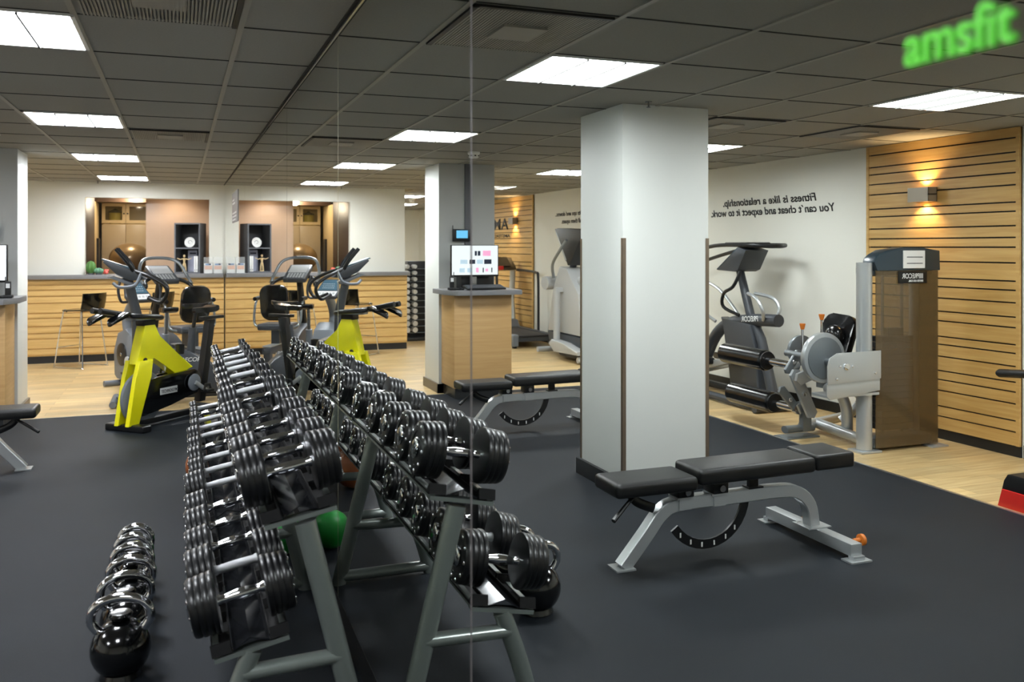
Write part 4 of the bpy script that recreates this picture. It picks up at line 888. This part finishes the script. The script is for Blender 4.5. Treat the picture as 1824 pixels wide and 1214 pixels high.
b = B(); b.tube([(-4.1, 11.75, 1.25), (-4.1, 11.6, 1.5)], .05, 12); b.to('console_neck', M['greyd'], t)
for yy in (12.38, 10.95): b = B(); b.tube([(-4.38, yy, .06), (-3.82, yy, .06)], .042, 12); b.to('foot_tube', M['lgrey'], t)
b = B(); b.box(-4.14, -4.06, 10.95, 12.4, .04, .10); b.to('base_beam', M['greyd'], t)

# ------------------------------------------------------------------ climber with a raised console, by the white wall
t = thing('climber_machine', 'black climber with tilted console and curved frame against the white wall', 'cross trainer', (-4.2, 7.9, 0))
f = lambda a, c, d: (-4.2+d, a, c)
for s in (-1, 1):
    b = B(); b.tube([(-4.2+s*.22, 8.85, .05), (-4.2+s*.22, 7.3, .05), (-4.2+s*.1, 7.15, .05)], .04, 10); b.to('base_rail', M['greyd'], t)
    b = B(); b.prism([(8.9, .12), (7.6, .44), (7.6, .50), (8.9, .22)], lambda a, c, d, s=s: (-4.2+s*.13+d, a, c), -.045, .045, bev=.006); b.to('ramp_beam', M['silver'], t)
    b = B(); b.prism(rrect(8.0, 8.5, .36, .43, .03), lambda a, c, d, s=s: (-4.2+s*.22+d, a, c), -.07, .07, bev=.01); b.to('foot_plate', M['blk'], t)
    b = B(); b.tube(smooth([(-4.2+s*.06, 7.30, .88), (-4.2+s*.1, 7.26, .98), (-4.2+s*.1, 7.36, 1.09), (-4.2+s*.04, 7.58, 1.13)], 5), .018, 10); b.to('curved_arm', M['silver'], t)
    b = B(); b.tube(smooth([(-4.2+s*.16, 7.98, .82), (-4.2+s*.22, 8.2, .94), (-4.2+s*.24, 8.5, 1.12), (-4.2+s*.24, 8.75, 1.2)], 5), .018, 10); b.to('swing_arm', M['silver'], t)
    b = B(); b.tube(smooth([(-4.2+s*.26, 8.75, 1.46), (-4.2+s*.26, 8.39, 1.53), (-4.2+s*.26, 7.85, 1.615), (-4.2+s*.22, 7.35, 1.62), (-4.2+s*.08, 7.2, 1.61), (-4.2, 7.18, 1.61)], 5), .02, 10); b.to('handrail', M['blk'], t)
b = B(); b.tube([(-4.5, 7.15, .045), (-3.92, 7.15, .045)], .042, 12); b.to('front_foot', M['greyd'], t)
b = B(); b.tube([(-4.5, 8.85, .045), (-3.92, 8.85, .045)], .042, 12); b.to('rear_foot', M['greyd'], t)
b = B(); b.tube([(-4.2, 7.2, .08), (-4.2, 7.42, .68), (-4.2, 7.6, .92), (-4.2, 7.80, 1.42)], [.055, .05, .045, .04], 14); b.to('mast', M['greyd'], t)
b = B(); b.tube(smooth([(-4.2, 7.14, .885), (-4.2, 7.5, .865), (-4.2, 7.95, .80), (-4.2, 8.22, .64), (-4.2, 8.42, .36), (-4.2, 8.6, .12)], 5), .062, 16); b.to('arched_frame', M['greyd'], t)
o = text('brand_text', 'PRECOR', M['whiteband'], .075, Matrix.Identity(4), None, 0, .0006, .001); o.data.transform(frame((-4.137, 7.38, .865), (0, 1, -.09), (0, .09, 1))); o.data.transform(Matrix.Translation(-Vector(t.location))); o.location = (0, 0, 0); o.parent = t
b = B(); b.prism([(8.05, .86), (7.95, .80), (7.85, .10), (7.35, .10), (7.42, .55), (7.5, .82)], f, -.07, .07, bev=.03); b.to('skirt', M['greyd'], t)
b = B(); b.prism([(8.0, 1.36), (7.68, 1.35), (7.62, 1.37), (7.48, 1.57), (7.62, 1.60)], f, -.14, .14, bev=.015); cn = b.to('console', M['greyd'], t)
b = B(); b.prism([(8.015, 1.375), (8.025, 1.365), (7.65, 1.60), (7.63, 1.605)], f, -.12, .12); b.to('display', M['bluescr'], cn)
b = B(); b.prism(rrect(7.45, 7.85, 1.61, 1.65, .018), f, -.14, .14, bev=.008); b.to('top_tray', M['blk'], cn)
b = B(); b.tube(smooth([(-4.1, 7.62, 1.36), (-4.05, 7.68, 1.2), (-4.06, 7.86, 1.12), (-4.08, 7.9, .98), (-4.15, 7.72, .9)], 5), .018, 8); b.to('cable', M['blk'], t)

# ------------------------------------------------------------------ leg curl machine
t = thing('leg_curl_machine', 'silver seated leg curl machine with black rollers and a smoked weight tower', 'weight machine', (-4.0, 5.9, 0))
b = B(); b.tube([(-3.765, 5.52, .02), (-3.765, 5.52, 1.48)], .060, 24); b.box(-3.87, -3.67, 5.44, 5.60, .0, .018, bev=.004); b.to('tower_post', M['silver'], t)
b = B(); b.tube([(-4.41, 5.66, .02), (-4.41, 5.66, 1.44)], .04, 20); b.box(-4.53, -4.36, 5.42, 5.54, 0, .014, bev=.004); b.to('rear_post', M['silver'], t)
b = B(); x0, x1 = -4.46, -3.83
b.box(x0, x1, 5.46, 5.472, .03, 1.43, bev=.003); b.box(x0, x0+.012, 5.472, 5.7, .03, 1.43); b.to('smoked_shroud', M['amber'], t)
b = B()
for k in range(15): b.box(-4.30, -3.98, 5.56, 5.68, .14+.05*k, .187+.05*k, bev=.003)
b.box(-4.22, -4.06, 5.58, 5.66, .89, .95); b.to('weight_stack', M['blk'], t)
b = B(); b.tube([(-4.24, 5.62, .05), (-4.24, 5.62, 1.44)], .012, 8); b.tube([(-4.04, 5.62, .05), (-4.04, 5.62, 1.44)], .012, 8); b.to('guide_rod', M['chrome'], t)
b = B(); b.box(-4.44, -3.84, 5.5, 5.7, .02, .1, bev=.01); b.box(-4.44, -3.84, 5.5, 5.7, 1.38, 1.44, bev=.01); b.to('tower_crosspiece', M['silverdk'], t)
b = B(); b.prism([(-3.835, 1.415), (-3.80, 1.485), (-3.81, 1.515), (-3.85, 1.545), (-3.92, 1.578), (-4.1, 1.60), (-4.3, 1.597), (-4.47, 1.575), (-4.475, 1.415)], lambda a, c, d: (a, 5.45+d, c), 0, .13, bev=.015); cap = b.to('tower_cap', M['teal'], t)
B().box(-4.305, -4.085, 5.443, 5.449, 1.435, 1.575).to('instruction_card', M['paper'], cap)
b = B(); 
for k in range(2): b.box(-4.28, -4.12, 5.4415, 5.443, 1.47+.05*k, 1.476+.05*k)
b.to('card_line', M['greyd'], cap)
pl = B().box(-4.33, -4.04, 5.448, 5.458, 1.315, 1.41, bev=.002).to('name_plate', M['black'], t)
for body, z, sz, xs_ in (('PRECOR', 1.355, .055, 1.05), ('SEATED LEG CURL', 1.328, .02, .9)):
    # the plate faces the room; text runs along +X for someone looking towards +Y
    fx = frame((-4.29, 5.447, z), (1, 0, 0), (0, 0, 1)); o = text('plate_text', ('III' if sz > .03 else '')+body, M['whiteband'], sz, Matrix.Identity(4), None, 0, .0005, .0008)
    w_ = max(v.co.x for v in o.data.vertices); o.data.transform(Matrix.Diagonal((.215/w_ if sz > .03 else .15/w_, 1, 1, 1))); o.data.transform(fx); o.data.transform(Matrix.Translation(-Vector(t.location))); o.location = (0, 0, 0); o.parent = pl
b = B(); b.prism([(-3.84, .80), (-3.42, .795), (-3.35, .76), (-3.33, .70), (-3.33, .56), (-3.84, .585)], lambda a, c, d: (a, 5.42+d, c), 0, .012, bev=.003)
b.prism([(-3.84, .60), (-3.33, .57), (-3.33, .47), (-3.36, .44), (-3.84, .49)], lambda a, c, d: (a, 5.432+d, c), 0, .012, bev=.003); b.box(-3.84, -3.34, 5.44, 5.62, .455, .475); b.to('side_panel', M['silver'], t)
b = B(); b.disc((-3.50, 5.415, .69), 'Y', .026, .016); b.disc((-3.44, 5.417, .695), 'Y', .009, .01); b.disc((-3.56, 5.417, .69), 'Y', .009, .01); b.disc((-3.41, 5.417, .60), 'Y', .01, .01); b.disc((-3.78, 5.417, .63), 'Y', .01, .01); b.to('bolt', M['chrome'], t)
b = B(); b.disc((-3.55, 5.74, .72), 'Y', .20, .05, seg=48); cam_ = b.to('cam_wheel', M['silver'], t); b = B(); b.disc((-3.55, 5.712, .72), 'Y', .165, .012, seg=40); b.to('cam_face', M['silverdk'], cam_)
b = B(); b.disc((-3.72, 6.22, .72), 'Y', .13, .035, seg=40); b.to('rear_cam', M['silverdk'], t)
b = B(); b.tube([(-3.55, 5.5, .69), (-3.6, 6.25, .70)], .03, 12); b.to('axle', M['silverdk'], t)
for k, (z, zz, y0, y1, y2) in enumerate(((.60, .57, 6.52, 7.17, 6.14), (.245, .24, 6.42, 7.05, 6.10))):
    b = B(); b.tube([(-3.6, y0, z), (-3.6, y0+.02, z), (-3.6, y1-.02, z), (-3.6, y1, z)], [.075, .092, .092, .075], 24); ro = b.to('roller', M['vinylshine'], t)
    b = B(); b.tube([(-3.6, y0-.012, z), (-3.6, y0+.004, z)], .08, 20); b.to('roller_collar', M['blk'], ro)
    b = B(); b.tube([(-3.6, y2, z), (-3.6, y0-.01, z)], .034, 16); b.tube([(-3.6, y2-.01, z), (-3.6, y2+.03, z)], .045, 16); b.to('roller_tube', M['chrome'], ro)
def bar4(y, p, q, w, th=.03): # flat bar in an X-Z plane
    p = Vector((p[0], p[1])); q = Vector((q[0], q[1])); d = (q-p).normalized(); n_ = Vector((-d.y, d.x))*w/2; e = d*w*.3
    return [tuple(p-n_), tuple(p-e), tuple(p+n_), tuple(q+n_), tuple(q+e), tuple(q-n_)], (lambda a, c, dd: (a, y+dd, c)), -th/2, th/2
for nm, args, m in (('swing_arm', (6.05, (-3.52, .56), (-3.70, .20), .10), 'silver'), ('link_arm', (5.95, (-3.48, .52), (-3.78, .62), .10), 'silver'), ('upper_link', (6.12, (-3.50, .56), (-3.62, .72), .06), 'silverdk'), ('lower_link', (6.12, (-3.44, .42), (-3.60, .24), .07), 'silverdk')):
    b = B(); b.prism(*bar4(*args), bev=.004); a_ = b.to(nm, M[m], t); b = B(); b.disc((args[1][0]*.5+args[2][0]*.5, args[0]-.02, args[1][1]*.5+args[2][1]*.5), 'Y', .02, .012); b.to('pivot_bolt', M['chrome'], a_)
b = B(); b.box(-3.74, -3.65, 6.1, 6.16, .05, .42, bev=.012); b.to('front_leg', M['silverdk'], t)
b = B(); b.tube([(-3.50, 6.15, .07), (-3.78, 6.15, .07)], .045, 14, flat=.7); b.box(-3.80, -3.46, 6.07, 6.24, .0, .012, bev=.003); b.to('front_foot', M['silverdk'], t)
b = B(); b.tube([(-3.80, 5.52, .075), (-3.93, 6.28, .075)], .045, 14); b.tube([(-3.72, 6.2, .075), (-4.35, 6.42, .075)], .042, 14); b.to('base_tube', M['silver'], t)
b = B(); b.tube(smooth([(-3.66, 5.82, .46), (-3.78, 5.82, .42), (-3.87, 5.84, .28), (-3.90, 5.86, .08)], 5), .05, 14, flat=.8); b.to('curved_leg', M['silver'], t)
b = B(); b.tube(smooth([(-4.0, 5.95, .46), (-4.15, 5.98, .3), (-4.05, 6.1, .12)], 5), .04, 12); b.to('seat_leg', M['silver'], t)
b = B(); b.box(-4.3, -3.85, 5.78, 6.12, .50, .58, bev=.03, seg=4); b.box(-4.2, -3.7, 5.9, 6.0, .44, .50, m=M['silverdk']); b.to('seat_pad', M['vinylshine'], t)
bm_ = Matrix.Translation((-3.90, 5.97, .87)) @ rotm('Y', -20) @ rotm('Z', -12)
b = B(); b.prism(rrect(-.15, .15, -.2, .17, .07), lambda a, c, d: bm_ @ Vector((d, a, c)), -.035, .035, bev=.02); bk = b.to('back_pad', M['vinylshine'], t)
b = B(); b.box(-4.0, -3.95, 5.92, 5.98, .5, .9, bev=.008); b.to('back_support', M['silver'], t)
b = B(); b.ball((-3.83, 5.93, .87), .08, (.8, 1.1, 1.1), 24, 16); b.to('lumbar_pad', M['vinylshine'], t)
for (x, z0, z1, yy) in ((-3.545, .80, .935, 5.98), (-3.715, .79, 1.01, 5.95)):
    b = B(); b.tube([(x, yy, z0-.1), (x, yy, z1)], .010, 8); lv = b.to('lever', M['chrome'], t); b = B(); b.lathe([(0, 0), (.014, 0), (.024, .04), (.024, .048), (0, .05)], (x, yy, z1-.01)); b.to('lever_knob', M['orange'], lv)

# ------------------------------------------------------------------ things at the right edge
t = thing('step_platform', 'low aerobic step with black top on red blocks, at the edge of the wood floor', 'step platform', (-3.66, 3.5, 0)); SY = .09
f = lambda a, c, d: (d, a+SY, c)
b = B(); b.prism([(3.97, .105), (3.955, .165), (3.93, .205), (3.90, .212), (3.1, .212), (3.05, .16), (3.03, .105), (3.25, .105), (3.28, .135), (3.72, .135), (3.75, .105)], f, -3.88, -3.50, bev=.012); b.to('platform', M['blk'], t)
B().box(-3.86, -3.52, 3.12, 3.88, .211, .217, bev=.002).to('grip_mat', M['greyp'], t)
for y0, y1 in ((3.66, 3.99), (3.01, 3.32)):
    b = B(); b.prism([(y0-.0, 0), (y1, 0), (y1-.03, .11), (y0+.03, .11)], f, -3.89, -3.49, bev=.008); b.to('riser_block', M['red'], t)
t = thing('padded_bar_stand', 'black padded bar reaching in at hip height over the wood floor', 'exercise bar', (-4.05, 3.2, 0))
b = B(); b.tube([(-4.05, 3.2, .86), (-4.05, 4.50, .735)], .02, 12); b.to('bar', M['blk'], t)
b = B(); b.tube([(-4.05, 3.75, .807), (-4.05, 4.54, .731), (-4.05, 4.56, .729)], [.029, .029, .018], 16); b.to('foam_grip', M['vinyl'], t)
b = B(); b.tube([(-4.05, 3.2, 0), (-4.05, 3.2, .9)], .035, 14); b.to('post', M['silverdk'], t)
b = B(); b.box(-4.35, -3.95, 3.12, 3.28, 0, .05, bev=.01); b.to('foot', M['silverdk'], t)

# ------------------------------------------------------------------ far corridor: dumbbell tower and wall screen
t = thing('dumbbell_tower', 'tall black vertical dumbbell rack in the corridor left of the bar', 'dumbbell rack', (-2.6, 14.95, 0))
b = B(); b.box(-2.76, -2.44, 14.9, 15.1, 0, 1.36, bev=.01); b.to('column', M['blk'], t); B().box(-2.85, -2.36, 14.72, 15.2, 0, .06, bev=.015).to('base', M['blk'], t)
NM = ['top', 'second', 'third', 'fourth', 'fifth', 'sixth', 'seventh', 'eighth', 'ninth', 'tenth', 'bottom']
for k in range(11):
    z = 1.27-.108*k; r = .034+.0013*k
    b = B(); b.box(-2.76, -2.44, 14.78, 14.9, z-r-.012, z-r-.006); b.to('shelf', M['silverdk'], t)
    for j, (x, nm) in enumerate(((-2.53, 'front'), (-2.40, 'side'))):
        b = B(); b.tube([(x, 14.74, z), (x, 14.87, z)], .013, 8)
        for yy in (14.72, 14.84): b.tube([(x, yy, z), (x, yy+.055, z)], r, 8, m=M['chromesat'])
        o = b.to('chrome_dumbbell', M['steel'], loc=(x, 14.8, z)); tag(o, f'chrome hexagonal dumbbell on the {NM[k]} level of the tower, {nm} row', 'dumbbell', 'chrome dumbbells on the tower')
t = thing('wall_screen', 'flat black screen high on the far corridor wall', 'screen', (-4.5, 21.49, 2.0)); B().box(-5.2, -4.40, 21.43, 21.49, 1.70, 2.32, bev=.01).to('casing', M['blk'], t); B().box(-5.17, -4.43, 21.427, 21.43, 1.73, 2.29).to('glass', M['blkgloss'], t)
